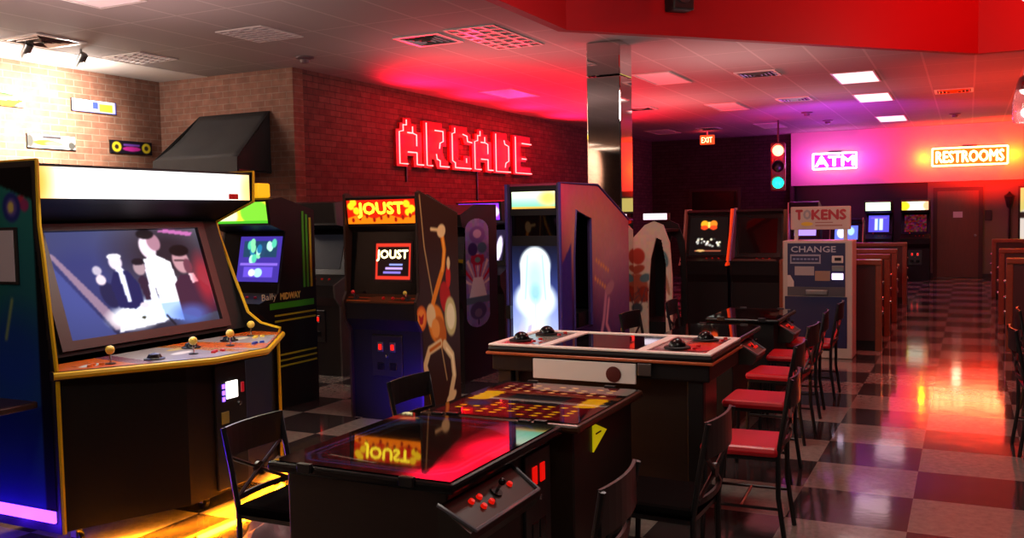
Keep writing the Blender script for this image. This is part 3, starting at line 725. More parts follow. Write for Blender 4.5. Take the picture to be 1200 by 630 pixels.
# ---- machine with green stripes and Bally MIDWAY lettering on its side
mq = Canvas(70, 40, '#e8e838').ell(.8, .5, .25, .6, '#70c030').ell(.3, .4, .2, .5, '#f8f8b0').rect(0, 0, 1, .12, '#40a020')
sc = Canvas(80, 70, '#3c2c90').rect(.1, .55, .9, .9, '#1c3c58')
for i in range(14):
    random.seed(i); sc.ell(.15+.7*random.random(), .45+.42*random.random(), .06, .1, random.choice(['#50c0a0', '#80e0a0', '#2070a0', '#b0f0d0', '#204060']))
sc.rect(.05, .36, .95, .42, '#8060d0').rect(.15, .1, .85, .33, '#6048c8').ell(.5, .2, .1, .1, '#a8e0f0').ell(.35, .2, .08, .08, '#e0e0ff')
PB = [(-.22, 0), (-.22, .72), (-.42, .86), (-.43, .95), (-.18, 1.02), (-.06, 1.56), (-.25, 1.62), (-.28, 1.84), (-.10, 1.86), (.34, 1.75), (.34, 0)]
bal = upright((-5.76, 6.50, 0), 0, .72, 'black machine with green side stripes reading Bally MIDWAY behind the big yellow-edged machine', prof=PB, marquee=mq, screen=sc, scr_box=(.3, 1.0, .18, .92), sticks=1)
GRN = mat('green_stripe', '#3c9a20', .4); YGR = mat('olive_stripe', '#a8a020', .4)
def stripe(y0, y1, z0, z1, m): MB().box(.36, .363, y0, y1, z0, z1).build('side_stripe', m, bal)
for k, y in enumerate((.16, .21, .26)): stripe(y, y+.028, 1.05, 1.74-.03*k, YGR if k == 2 else GRN)
stripe(-.30, .30, .885, .94, GRN)
for z in (.82, .77): stripe(-.24, .32, z, z+.016, YGR)
for z in (.47, .42, .37): stripe(-.2, .32, z, z+.016, YGR)
text('Bally', (.36, -.40, .955), (0, 1, 0), (0, 0, 1), .19, .075, mat('cream_letters', '#d8d0a8', .5), bal, 'side_lettering')
text('MIDWAY', (.36, -.16, .965), (0, 1, 0), (0, 0, 1), .27, .055, mat('gold_letters', '#c8a850', .5), bal, 'side_lettering', bold=.004)
tp = MB().bbox(-.26, .24, -.26, -.1, 1.86, 1.985, .015); tp.build('topper', mat('topper_yellow', '#e8b820', .4, emit='#ffb818', strength=.8), bal, 'glowing yellow topper box')

# ---- dark machine in the gap, skateboard machine, machine with violet marquee
GREYC = noisy(mat('grey_laminate', '#4a4644', .5), 8, .25)
upright((-6.25, 8.1, 0), 0, .72, 'plain grey dark machine standing in the gap between the striped and bird machines', side=GREYC, body=BLACK, screen=Canvas(12, 10, '#0c0c10'))
PS = [(-.33, 0), (-.33, .74), (-.40, .84), (-.41, .97), (-.22, 1.07), (-.12, 1.50), (-.33, 1.56), (-.36, 1.68), (-.06, 1.785), (.42, 1.785), (.42, 0)]
sk = upright((-4.8, 8.34, 0), 0, .6, 'black machine with a purple skateboard deck printed on its side', prof=PS)
cv = Canvas(60, 150, '#3c3070').cut_ell(.5, .5, 9, 9)
m2 = cv.mask; uu, vv = cv.u, cv.v
m2 &= ((vv > .11) & (vv < .89)) | (((uu-.5)/.5)**2+((vv-np.where(vv > .5, .89, .11))/.11)**2 <= 1)
cv.a[:] = cv.c('#8c7cc0'); cv.noise(.12, 3, 6)
cv.poly([(.1, .33), (.9, .33), (.95, .6), (.05, .6)], '#b090c8')
for i in range(9):
    a = -1.25+i*.3125
    cv.poly([(.5, .36), (.5+.75*math.sin(a-.07), .36+.32*math.cos(a-.07)), (.5+.75*math.sin(a+.07), .36+.32*math.cos(a+.07))], '#d02444' if i % 2 else '#f4dce0')
cv.poly([(.12, .28), (.88, .28), (.7, .46), (.3, .46)], '#f4ecf8'); cv.ell(.5, .62, .3, .05, '#b02848'); cv.ell(.5, .62, .12, .025, '#70a0a0')
cv.ell(.3, .72, .2, .06, '#3a2c70'); cv.ell(.7, .73, .2, .05, '#4a6a88'); cv.ell(.5, .85, .34, .08, '#7a5aa8'); cv.ell(.5, .86, .18, .04, '#c0a8d0')
cv.rect(0, .22, 1, .28, '#5a7088'); cv.ell(.5, .15, .35, .08, '#50487a'); cv.ell(.5, .13, .16, .04, '#7a6a90')
cv.line([(.5, .06), (.5, .03)], .02, '#302050')
cv.build('skateboard_print', ART, sk, (.3, -.27, .53), (0, .50, 0), (0, 0, 1.11), .003, 'skateboard deck print in purple, blue and red')
mq = Canvas(40, 16, '#9030ff').ell(.8, .5, .2, .4, '#f0d0ff').ell(.4, .5, .2, .4, '#5010c0')
sc = Canvas(40, 30, '#201830').ell(.85, .4, .1, .4, '#f0e0ff').ell(.5, .5, .2, .3, '#a02040')
upright((-5.2, 9.95, 0), 0, .6, 'machine with a violet lit marquee, mostly hidden behind the skateboard machine', marquee=mq, screen=sc)

# ---- tall walk-in machine with glowing figure
r = empty('arcade_cabinet', (-3.44, 7.4, 0), 0, 'tall purple walk-in machine with a glowing white figure on its front', 'arcade machine')
dot = r
PUR = mat('purple_laminate', '#2c2048', .4)
Hd, Dd, hw = 1.94, 1.80, .26
sprof = [(0, 0), (0, Hd), (.92, Hd), (Dd, 1.60), (Dd, 0)]
hole = [(.30, .62), (.30, 1.28), (.36, 1.70), (.72, 1.62), (.72, .62)]
# side wall with a cut-out opening, built as boards around the hole
def holed(sx):
    x0, x1 = (hw-.03, hw) if sx > 0 else (-hw, -hw+.03)
    b = MB()
    b.prism([(0, 0), (Dd, 0), (Dd, .62), (0, .62)], 'x', x0, x1)
    b.prism([(0, .62), (.30, .62), (.30, 1.28), (.36, 1.70), (0, Hd)], 'x', x0, x1)
    b.prism([(0, Hd), (.36, 1.70), (.72, 1.62), (.92, Hd)], 'x', x0, x1)
    b.prism([(.92, Hd), (.72, 1.62), (Dd, 1.60)], 'x', x0, x1)
    b.prism([(.72, .62), (Dd, .62), (Dd, 1.60), (.72, 1.62)], 'x', x0, x1)
    return b
so = holed(1).build('side_panel', PUR, r); holed(-1).build('side_panel', PUR, r)
cv = Canvas(120, 130, '#241a3c')
cv.grad((0, .35), '#2c2458', (.1, 1), '#c04468')
cv.ell(.25, .95, .45, .2, '#d86888', soft=1.2, al=.8); cv.ell(.55, .78, .35, .18, '#c8b080', soft=1.3, al=.65); cv.ell(.22, .72, .16, .16, '#c8b078', soft=1.5, al=.5); cv.ell(.78, .6, .4, .22, '#b8a0a8', soft=1.2, al=.8); cv.ell(.85, .35, .3, .2, '#6a5490', soft=1.2, al=.6)
cv.poly([(0, .62), (.13, .72), (.13, .3), (0, .3)], '#3a3088')
cv.noise(.03, 5, 3)
for k, (a, c) in enumerate(((.48, .63), (.46, .54))):
    for j in range(6): cv.ell(a+j*.035, c-j*.012, .014, .012, '#d8b070')
cv.line([(.62, .46), (.58, .33), (.52, .22), (.6, .1), (.74, .06)], .035, '#b898b8'); cv.line([(.66, .42), (.62, .3), (.72, .2), (.8, .08)], .028, '#c8a8c0'); cv.ell(.68, .48, .07, .03, '#a890a0', .3); cv.ell(.6, .14, .12, .12, '#705080', al=.5); cv.ell(.66, .12, .06, .06, '#241a3c')
cv.cut([(.002, .31), (.002, .998), (.51, .998), (.998, .83), (.998, .03), (.3, .03)])
hu = [((y)/Dd, z/Hd) for y, z in hole]
km = np.zeros(cv.u.shape, bool)
for i in range(5):
    (xa, ya), (xb, yb) = hu[i], hu[(i+1) % 5]
    if ya != yb: km ^= ((cv.v < ya) != (cv.v < yb)) & (cv.u < (xb-xa)*(cv.v-ya)/(yb-ya)+xa)
cv.mask &= ~km
cv.build('side_art', ART, so, (hw, 0, 0), (0, Dd, 0), (0, 0, Hd), .003)
eb = MB()
hp = [(hw+.004, y, z) for y, z in hole]; eb.tube(hp, .012, 6, closed=True); eb.tube([(hw, 0, 0), (hw, 0, Hd), (hw, .92, Hd), (hw, Dd, 1.6)], .014, 6); eb.tube([(-hw, 0, 0), (-hw, 0, Hd)], .014, 6)
eb.build('edge_trim', mat('violet_trim', '#3a3080', .4), r)
MB().prism([(0.02, Hd-.02), (0.02, Hd), (.92, Hd), (Dd, 1.60), (Dd, 1.58), (.91, Hd-.025)], 'x', -hw+.03, hw-.03).build('roof', mat('magenta_roof', '#8a2048', .4), r)
MB().box(-hw+.03, hw-.03, Dd-.03, Dd, 0, 1.58).build('back_wall', BLACK, r)
fb = MB().box(-hw+.03, hw-.03, .03, .06, 0, .30).box(-hw+.03, hw-.03, .02, .12, 1.66, Hd-.02).box(-hw+.03, hw-.03, .04, .05, .30, 1.48)
fb.build('front_frame', BLACK, r)
MB().box(-hw+.03, hw-.03, .05, .06, 1.48, 1.66).build('smoked_glass', GLASSY, r)
cvm = Canvas(60, 26, '#f0ffe0').grad((0, 0), '#60c8a0', (0, 1), '#f8ffe0').rect(0, 0, 1, .12, '#d0a040').ell(.85, .6, .2, .4, '#f0c060', soft=1)
cvm.build('marquee', MARQ, r, (-hw+.05, .02, 1.72), (2*hw-.1, 0, 0), (0, 0, .15), .004)
cvf = Canvas(90, 150, '#101838').grad((0, .45), '#4858b0', (0, 1), '#0a0e22')
cvf.ell(.5, .12, .80, .42, '#f2fdff', soft=.5); cvf.ell(.08, .38, .2, .16, '#8090e0', soft=1.2, al=.7); cvf.ell(.92, .38, .2, .16, '#8090e0', soft=1.2, al=.7)
cvf.ell(.5, .84, .33, .155, '#f4ffff', soft=.18); cvf.rect(.18, .5, .82, .86, '#eefcff'); cvf.ell(.5, .55, .44, .16, '#eefcff', soft=.3)
cvf.ell(.5, .72, .17, .16, '#c4ecf8', soft=1.2); cvf.ell(.5, .60, .10, .07, '#98d4ea', soft=1.1); cvf.poly([(.42, .66), (.58, .66), (.54, .58), (.46, .58)], '#a8d8ec', .6)
cvf.line([(.34, .92), (.28, .55)], .016, '#b0dcf0'); cvf.line([(.66, .92), (.72, .55)], .016, '#b0dcf0'); cvf.line([(.5, .55), (.5, .3)], .01, '#c0e4f4')
cvf.poly([(.16, 0), (.34, .32), (.42, .34), (.30, 0)], '#c0b0dc', .8); cvf.poly([(.62, 0), (.68, .32), (.75, .3), (.76, 0)], '#c0b0dc', .8); cvf.ell(.2, .2, .08, .12, '#d8c8e8', soft=1., al=.7)
cvf.build('glowing_figure_panel', art_mat('figure_glow', emit=1.35, rough=.3, spec=.1), r, (-hw+.035, .035, .34), (2*hw-.07, 0, 0), (0, 0, 1.05), .004, 'glowing white and blue figure panel')
MB().box(-hw+.05, hw-.05, 1.0, 1.04, .62, 1.5).build('inner_screen', GLASSY, r)
MB().box(-hw+.04, hw-.04, .5, .9, .62, .75).build('inner_console', BLACK, r)
MB().bbox(-hw-.012, -hw+.04, -.03, .02, .74, .86, .006).build('lock_box', BLACKM, r)

# ---- white cockpit machine with an arched opening
r = empty('arcade_cabinet', (-3.45, 10.3, 0), 0, 'white cockpit machine with an arched side opening behind the mirrored column', 'arcade machine')
cv = Canvas(100, 160, '#efe0c8'); cv.noise(.05, 8, 4)
for cx, cy, rx, ry, c in ((.52, .74, .1, .06, '#c85040'), (.5, .64, .12, .03, '#c06048'), (.52, .52, .14, .09, '#c86a50'), (.6, .46, .1, .06, '#b04030'), (.45, .42, .1, .05, '#a85848'), (.9, .72, .05, .06, '#6a9aa0'), (.92, .55, .03, .1, '#c09070'), (.5, .35, .08, .04, '#505860'), (.62, .58, .08, .03, '#6a8a90')):
    cv.ell(cx, cy, rx, ry, c, .3)
for k in range(9): cv.line([(.42+.03*k, .36+.05*(k % 4)), (.5+.025*k, .4+.05*(k % 3))], .006, '#60505a')
outl = [(0, 0), (0, .92), (.12, .98), (.42, .86), (.62, .97), (.75, 1.0), (.88, .97), (.97, .84), (1, .6), (1, 0)]
zz = 1.57
ARCH = [(.66, .02), (.66, .45), (.70, .72), (.78, .88), (.86, .86), (.92, .68), (.91, .02)]
arc = MB()
W_ = .84; X0 = -.43
Pq = lambda p: (X0+p[0]*W_, p[1]*zz)
arc.prism([Pq(p) for p in [(0, 0), (.66, 0), (.66, .45), (.70, .72), (.78, .88), (.75, 1.0), (.62, .97), (.42, .86), (0, .86)]], 'y', 0, .03)
arc.prism([Pq(p) for p in [(.78, .88), (.86, .86), (.92, .68), (.91, 0), (1, 0), (1, .6), (.97, .84), (.88, .97), (.75, 1.0)]], 'y', 0, .03)
arc.build('side_panel', mat('cream_laminate', '#e8d8c0', .45), r)
cv.cut([(.005, .005), (.005, .855), (.42, .855), (.62, .965), (.75, .995), (.88, .965), (.965, .84), (.995, .6), (.995, .005)])
km = np.zeros(cv.u.shape, bool)
for i in range(len(ARCH)):
    (xa, ya), (xb, yb) = ARCH[i], ARCH[(i+1) % len(ARCH)]
    if ya != yb: km ^= ((cv.v < ya) != (cv.v < yb)) & (cv.u < (xb-xa)*(cv.v-ya)/(yb-ya)+xa)
cv.mask &= ~km
cv.build('side_art', ART, r, (X0, 0, 0), (W_, 0, 0), (0, 0, zz), .003)
MB().prism([Pq(p) for p in [(0, 0), (.66, 0), (.66, .45), (.70, .72), (.78, .88), (.75, 1.0), (.62, .97), (.42, .86), (0, .86)]], 'y', .62, .65).prism([Pq(p) for p in [(.78, .88), (.86, .86), (.92, .68), (.91, 0), (1, 0), (1, .6), (.97, .84), (.88, .97), (.75, 1.0)]], 'y', .62, .65).build('side_panel', BLACK, r)
MB().box(X0, X0+.45, .03, .62, .02, 1.3).box(X0+.45, X0+.78, .03, .62, .02, .4).build('cockpit_body', BLACK, r)
MB().box(X0+.6*W_, X0+.9*W_, .03, .62, 1.44, 1.47).build('roof', BLACK, r)
cvm = Canvas(30, 10, '#ffe8f8')
o_ = cvm.build('marquee', MARQ, r, (X0+.62*W_, -.04, 1.585), (.28, 0, 0), (0, 0, .07), .004)
MB().box(X0+.62*W_, X0+.62*W_+.28, -.038, .1, 1.58, 1.66).build('marquee_box', BLACK, r)

# ---- two machines before the dark far wall
sc = Canvas(70, 60, '#060606').ell(.5, .8, .18, .08, '#f0d060').ell(.38, .82, .1, .1, '#f0a020').ell(.62, .82, .1, .1, '#f08020').ell(.38, .73, .1, .06, '#e04018').ell(.62, .73, .1, .06, '#e04018')
for i in range(26):
    random.seed(50+i); sc.ell(.18+.64*random.random(), .22+.22*random.random(), .035, .03, random.choice(['#f0e8e0', '#a0a098', '#604038', '#d8d0b0', '#30302c']))
sc.rect(.15, .1, .85, .14, '#a05038').ell(.3, .12, .12, .03, '#d0a060')
PA = [(-.30, 0), (-.30, .74), (-.34, .84), (-.36, 1.02), (-.12, 1.06), (.02, 1.62), (.0, 1.63), (-.02, 1.66), (.02, 1.68), (.3, 1.68), (.3, 0)]
ca = upright((-3.12, 12.36, 0), 0, .62, 'black machine whose screen glows with an orange star, near the cream cockpit machine', prof=PA, screen=sc, scr_box=(.06, .94, .04, .94), sticks=0, coin=False)
for sx in (-1, 1):
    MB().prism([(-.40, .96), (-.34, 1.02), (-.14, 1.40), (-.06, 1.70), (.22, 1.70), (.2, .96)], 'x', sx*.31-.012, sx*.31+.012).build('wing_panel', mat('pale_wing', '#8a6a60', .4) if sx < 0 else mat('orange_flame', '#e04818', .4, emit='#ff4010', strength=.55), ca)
MB().lathe([(.05, 0), (.045, -.02), (.02, -.03)], (0, -.29, .9), 16, 0, 'y').build('lock_plate', STEEL, ca)
cb = upright((-2.46, 12.36, 0), 0, .62, 'black machine with a dark screen next to the orange star machine', prof=PA, sticks=0, coin=False)
MB().prism([(-.36, 1.0), (-.02, 1.71), (.08, 1.71), (-.1, 1.0)], 'x', -.322, -.298).build('wing_panel', mat('lavender_wing', '#7a5a90', .35), cb)
MB().box(-.28, .28, -.365, -.345, 1.02, 1.05).build('ledge', wood('brown_ledge', '#5a2c20', '#40201a'), cb)
MB().box(-.24, .24, -.05, -.04, 1.24, 1.28).build('light_strip', mat('dim_orange', '#401008', .4, emit='#a03010', strength=.3), cb)

# ---- far machines under the header
def far_machine(x, y, label, mq, sc, W=.6):
    return upright((x, y, 0), 0, W, label, marquee=mq, screen=sc, scr_box=(.1, .9, .1, .9), sticks=1)
far_machine(-1.87, 23.3, 'far machine with a pale green lit marquee and purple screen', Canvas(30, 14, '#d8f8c0').ell(.5, .5, .5, .5, '#f4ffe8', soft=.6), Canvas(40, 36, '#5048c8').rect(.3, .1, .7, .9, '#c8d8ff').rect(.44, .1, .52, .9, '#3868c0').rect(.1, .8, .9, .9, '#7858d0'))
fm2 = Canvas(40, 36, '#3c0c14').noise(.25, 4, 3)
far_machine(-1.08, 23.3, 'far machine with a white and yellow lit marquee beside the brown door', Canvas(30, 14, '#fff8d8').ell(.1, .5, .2, .5, '#f0d020').ell(.95, .5, .15, .5, '#ffb080'), fm2, .62)
m3 = far_machine(-3.12, 20.6, 'machine with a pale side and violet screen seen left of the tokens sign', None, Canvas(30, 30, '#a888ff'))
MB().prism([(-.34, 1.0), (-.28, 1.83), (-.1, 1.0)], 'x', -.325, -.3).build('wing_panel', mat('pink_wing', '#d89098', .4), m3)
PL = [(-.24, 0), (-.24, .74), (-.33, .84), (-.34, .92), (-.10, .98), (.02, 1.36), (-.04, 1.40), (-.05, 1.44), (.0, 1.48), (.34, 1.40), (.34, 0)]
upright((-2.3, 20.7, 0), 0, .68, 'low white-edged machine with a bright blue screen seen right of the tokens sign', prof=PL, trim=mat('pale_trim', '#c8a8a0', .4), screen=Canvas(40, 30, '#6070f0').ell(.3, .5, .2, .4, '#e8ecff').ell(.7, .6, .15, .3, '#a8d0ff'), coin=False)

# ---- big four-player machine with yellow edges
r = empty('four_player_arcade_cabinet', (-4.08, 3.925, 0), PI/2, 'huge black four-player machine with yellow edges and a big picture screen', 'arcade machine')
f4 = r; h = .825
SP = [(0, .1), (0, .90), (-.02, .95), (.14, .98), (.25, 1.05), (.37, 1.31), (.48, 1.57), (.50, 1.66), (.17, 1.79), (.16, 1.98), (.95, 1.98), (.95, .1)]
SPL = [(0, .1), (0, .90), (.03, 1.2), (.06, 1.5), (.08, 1.66), (.08, 1.79), (.075, 1.98), (.95, 1.98), (.95, .1)]
for sx, pp in ((-1, SPL), (1, SP)):
    o = MB().prism(pp, 'x', sx*h-.012, sx*h+.012).build('side_panel', BLACK, r)
    tb = MB().tube([(sx*h, y-.004, z) for y, z in pp[:-1]], .0115, 6); tb.build('edge_trim', YEL, o, 'yellow edge trim')
x0, x1 = -h+.012, h-.012
lp = [(-.81, .02), (-.22, -.25), (.24, -.25), (.81, .02), (.81, .06), (-.81, .06)]
MB().prism(lp, 'z', .1, .875).build('front_panel', noisy(mat('matte_black', '#080809', .6, spec=.2), 12, .3), r)
cdr = MB().bbox(-.02, .23, -.266, -.25, .12, .84, .006).build('coin_door', BLACKM, r)
MB().bbox(.06, .15, -.275, -.264, .64, .74, .004).build('bill_slot', WHITE_LIT, cdr, 'glowing white bill slot')
for k in range(3): MB().box(.03, .048, -.272, -.266, .63+.037*k, .655+.037*k).build('indicator_lamp', mat('violet_lamp', '#4020a0', .3, emit='#8050ff', strength=4), cdr, 'violet indicator lamp')
MB().bbox(.18, .205, -.272, -.264, .66, .72, .004).build('reject_lamp', mat('dim_red_lamp', '#400408', .3, emit='#d01020', strength=.5), cdr)
MB().bbox(.015, .075, -.272, -.265, .50, .57, .004).build('sticker', mat('olive_sticker', '#8a8238', .5), cdr, 'olive yellow sticker')
MB().lathe([(.014, 0), (.012, -.012), (.004, -.014)], (.16, -.266, .6), 12, 0, 'y').build('lock', CHROME, cdr)
cpo = [(-.85, -.01), (-.175, -.42), (.205, -.45), (.875, -.0), (.80, .20), (-.80, .20)]
zc = .925
cp = MB().prism(cpo, 'z', zc-.045, zc).build('control_panel', BLACK, r)
cv = Canvas(180, 70, '#b8561c').noise(.06, 2, 3)
def cxy(x, y): return ((x+.875)/1.75, (y+.45)/.65)
cv.poly([cxy(*p) for p in [(-.45, -.28), (-.1, -.45), (.18, -.45), (.02, .2), (-.4, .2)]], '#8c8690')
cv.poly([cxy(*p) for p in [(.36, -.32), (.7, -.1), (.5, .2), (.25, .2)]], '#8c8690')
cv.poly([cxy(*p) for p in [(-.5, -.2), (-.42, -.24), (-.34, .2), (-.44, .2)]], '#6a3850'); cv.poly([cxy(*p) for p in [(.02, -.45), (.12, -.45), (.08, .2), (.0, .2)]], '#a06838')
for x, y, c in ((-.62, .0, '#c0c0c8'), (-.12, -.12, '#d0ccd0'), (-.02, .02, '#b8a070'), (.48, .0, '#d8d0c0')): cv.ell(*cxy(x, y), .045, .06, c, .2)
cv.cut([cxy(*p) for p in [(-.845, -.005), (-.175, -.412), (.205, -.442), (.868, .002), (.797, .197), (-.797, .197)]])
cv.build('panel_overlay', art_mat('panel_print', rough=.25), cp, (-.875, -.45, zc), (1.75, 0, 0), (0, .65, 0), .002, 'orange and grey printed panel overlay')
tb = MB().tube([(x, y, zc-.02) for x, y in cpo[:4]], .019, 8); tb.build('panel_edge_trim', YEL, cp, 'yellow panel edge trim')
for x, y in ((-.55, -.06), (-.13, -.22), (.20, -.18), (.60, .02)):
    joystick(cp, (x, y, zc), (0, 0, 1), YELP, .075, .024)
for (x, y), mm in (((-.35, -.16), BLACK), ((.05, -.02), BLACK), ((.36, -.02), BLACK)):
    MB().lathe([(.055, 0), (.055, .008), (.04, .012), (.03, .03), (.01, .036)], (x, y, zc), 18).build('trackball', BLACKG, cp)
for (cx, cy), mm in (((-.66, -.04), ORP), ((-.06, -.3), REDP), ((.3, -.27), BLUEP), ((.52, -.08), YELP)):
    buttons(cp, [(cx+.035*k, cy+.02*(k % 2), zc+.001) for k in range(3)], (0, 0, 1), mm, .016)
# monitor
P, Q = (.26, .95), (.49, 1.665)
bz = MB(); board(bz, P, Q, x0, x1, .04); bz.build('monitor_panel', BLACK, r)
A, B_ = lerp(P, Q, .03), lerp(P, Q, .985); A2, B2 = lerp(P, Q, .10), lerp(P, Q, .93)
bx0, bx1, sx0, sx1 = -.60, .66, -.525, .60
fr = MB()
for (a, c, xa, xb) in ((A, A2, bx0, bx1), (B2, B_, bx0, bx1), (A2, B2, bx0, sx0), (A2, B2, sx1, bx1)):
    dd = Vector((Q[1]-P[1], -(Q[0]-P[0]))).normalized()*-.03
    board(fr, (a[0]+dd.x, a[1]+dd.y), (c[0]+dd.x, c[1]+dd.y), xa, xb, .03)
fr.build('bezel', mat('bezel_brown', '#241c1c', .35), r)
cv = Canvas(170, 105, '#3c3e58').grad((0, 0), '#1c1c34', (.75, 1), '#8a8a98')
cv.ell(.55, .95, .35, .45, '#9a98a0', soft=1.4, al=.7); cv.ell(.3, .85, .35, .4, '#5c6080', soft=1.4, al=.7)
cv.ell(.16, .5, .3, .5, '#3c4484', soft=1.2, al=.8); cv.ell(.75, .75, .3, .3, '#2c1c28', soft=1.2, al=.8)
cv.poly([(.0, .80), (.03, .80), (.36, .05), (.28, .05)], '#b89aa8', .8); cv.poly([(0, .72), (.28, .0), (0, 0)], '#6a78b8', .55)
cv.poly([(.3, .02), (.36, .22), (.5, .30), (.72, .22), (.7, .12), (.6, .06), (.45, .04)], '#f4f0f8'); cv.ell(.42, .15, .16, .12, '#ffffff', soft=.6); cv.ell(.58, .2, .14, .12, '#e8f0ff', soft=.6)
cv.poly([(.30, .28), (.34, .50), (.40, .55), (.46, .45), (.46, .28)], '#182048'); cv.ell(.30, .38, .05, .13, '#20285c', .3)
cv.ell(.26, .62, .028, .045, '#c8c0d0'); cv.ell(.27, .53, .03, .05, '#e8d8e0')
cv.ell(.385, .69, .042, .075, '#e8dce8'); cv.ell(.385, .745, .045, .03, '#f8f4f8'); cv.ell(.40, .58, .03, .06, '#f0f0ff')
cv.poly([(.34, .25), (.32, .48), (.36, .60), (.45, .60), (.50, .46), (.50, .28), (.44, .22)], '#1c2868'); cv.poly([(.385, .6), (.42, .6), (.425, .3), (.40, .3)], '#f0f0ff'); cv.ell(.50, .25, .03, .03, '#e8d8e0')
cv.ell(.53, .62, .04, .075, '#b8a0a8'); cv.ell(.53, .68, .042, .035, '#20182c'); cv.poly([(.5, .5), (.53, .55), (.57, .5), (.56, .3), (.52, .3)], '#402848')
cv.ell(.62, .82, .055, .12, '#f0e0ec', .15); cv.ell(.67, .87, .045, .09, '#b890a0', .2); cv.ell(.625, .955, .06, .05, '#282028')
cv.poly([(.57, .70), (.66, .74), (.75, .66), (.77, .40), (.74, .2), (.62, .2), (.60, .45)], '#fbfaff'); cv.poly([(.57, .66), (.60, .66), (.60, .2), (.545, .18), (.56, .4)], '#f4f4ff'); cv.poly([(.61, .25), (.74, .25), (.74, .05), (.62, .1)], '#b8d0ff')
cv.ell(.83, .66, .06, .13, '#c8a0a8', .1); cv.ell(.835, .77, .07, .06, '#1c1018'); cv.line([(.785, .67), (.88, .66)], .012, '#201418'); cv.ell(.87, .6, .03, .08, '#805060')
cv.poly([(.74, .42), (.80, .52), (.9, .50), (.99, .36), (1, .1), (.84, .06), (.74, .12)], '#54304c'); cv.poly([(.86, .52), (.90, .52), (.92, .43), (.87, .42)], '#f0d0d8'); cv.ell(.97, .45, .07, .25, '#c83848', soft=.9, al=.7); cv.ell(.8, .1, .12, .1, '#6a88d8', soft=.9, al=.7)
cv.poly([(.7, .98), (.95, .92), (.97, .96), (.78, 1)], '#c880b8'); cv.line([(.63, .12), (.67, .02)], .02, '#101428'); cv.ell(.475, .13, .015, .012, '#303010')
cv.a = cv.a**1.35
face_canvas(cv, 'screen', art_mat('big_screen_picture', emit=1.5, rough=.35, spec=.05), r, A2, B2, sx0, sx1, .004, 'screen showing several people gathered at a table')
hb = MB(); board(hb, (.50, 1.665), (.19, 1.79), x0, x1, .02); hb.build('speaker_hood', BLACK, r)
MB().box(x0, x1, .18, .30, 1.79, 1.975).build('marquee_box', BLACK, r)
mm = Canvas(60, 14, '#ffe2a8').ell(.5, .5, .5, 1.3, '#ffffff', soft=.5).ell(0, .5, .07, .9, '#ffa838', soft=1).ell(1, .4, .05, .7, '#ffc880', soft=1)
mm.build('marquee', art_mat('blank_marquee', emit=1.7), r, (x0+.02, .17, 1.795), (x1-x0-.04, 0, 0), (0, 0, .165), .003, 'blank glowing white marquee')
MB().bbox(.60, .68, .158, .17, 1.80, 1.835, .004).build('marquee_sticker', REDP, r, 'small red sticker on the marquee')
MB().box(x0, x1, .30, .95, 1.95, 1.975).box(x0, x1, .92, .945, .13, 1.95).build('back_panel', BLACK, r)
MB().box(x0, x1, .06, .92, .13, .16).build('base_board', BLACK, r)
for x, y in ((-.7, .06), (.7, .06), (-.7, .85), (.7, .85), (0, -.12)):
    MB().lathe([(.035, -.015), (.04, -.008), (.04, .008), (.035, .015)], (x, y, .04), 14, 0, 'x').box(x-.02, x+.02, y-.012, y+.03, .04, .1, 1).build('caster', [BLACKG, STEEL], r)
led = MB().tube([(-.78, .07, .104), (-.22, -.19, .104), (.24, -.19, .104), (.78, .07, .104)], .010, 6)
led.build('led_strip', mat('amber_led', '#ffa020', .3, emit='#ff9010', strength=40), r, 'amber glowing strip under the machine')
for (x, y), dv, ln in (((-3.93, 3.40), (.9, -.42), .62), ((-3.80, 3.93), (1, 0), .42), ((-3.93, 4.46), (.9, .42), .6)):
    area((x, y, .085), (dv[0]*.6, dv[1]*.6, -.8), '#ff8408', 24, ln, .03, 'under_glow')
# light the machines throw
area((-4.08, 3.92, 1.84), (.7, 0, -.7), '#fff0d0', 22, 1.5, .16, 'marquee_glow')
area((-4.2, 3.95, 1.35), (.95, 0, .3), '#b8b0e8', 6, 1.1, .6, 'screen_glow')
area((-3.44, 7.33, .9), (0, -1, 0), '#b8e8ff', 1, .4, .9, 'figure_glow')
point((-3.0, 7.3, 1.8), '#ff2050', 1.0, .1, 'marquee_glow')

# ---- print on the side of the big machine, its violet under-light, and the dark table before it
cv = Canvas(110, 200, '#123038')
Sx = lambda y: (.93-y)/.91
Sz = lambda z: (z-.15)/1.8
cv.grad((0, 0), '#16245c', (.1, 1), '#247068')
cv.ell(Sx(.3), Sz(1.0), .3, .12, '#16387c', soft=1.); cv.ell(Sx(.5), Sz(1.6), .2, .2, '#1a6058', soft=1.)
cv.poly([(0, 1), (1, 1), (1, Sz(1.77)), (Sx(.15), Sz(1.80)), (Sx(.36), Sz(1.87)), (0, Sz(1.9))], '#14100f')
cv.ell(Sx(.2), Sz(1.775), .05, .018, '#b03048', .3); cv.ell(Sx(.16), Sz(1.76), .035, .018, '#8a3060')
cv.ell(Sx(.26), Sz(1.75), .075, .042, '#242c70'); cv.ell(Sx(.26), Sz(1.75), .045, .026, '#5a4a90'); cv.ell(Sx(.265), Sz(1.75), .026, .016, '#c8b860')
cv.line([(Sx(.35), Sz(1.08)), (Sx(.29), Sz(1.28))], .012, '#7a9060')
cv.poly([(Sx(.10), 0), (Sx(.10), Sz(1.8)), (1, Sz(1.8)), (1, 0)], '#0c0c12')
cv.cut([(.0, .0), (.0, 1), (Sx(.10), 1), (Sx(.10), Sz(1.6)), (Sx(.05), Sz(1.2)), (Sx(.025), Sz(.9)), (Sx(.025), 0)])
cv.build('side_art', ART, r, (-h-.012, .93, .15), (0, -.91, 0), (0, 0, 1.8), .003, 'teal and blue side print with a round flower shape')
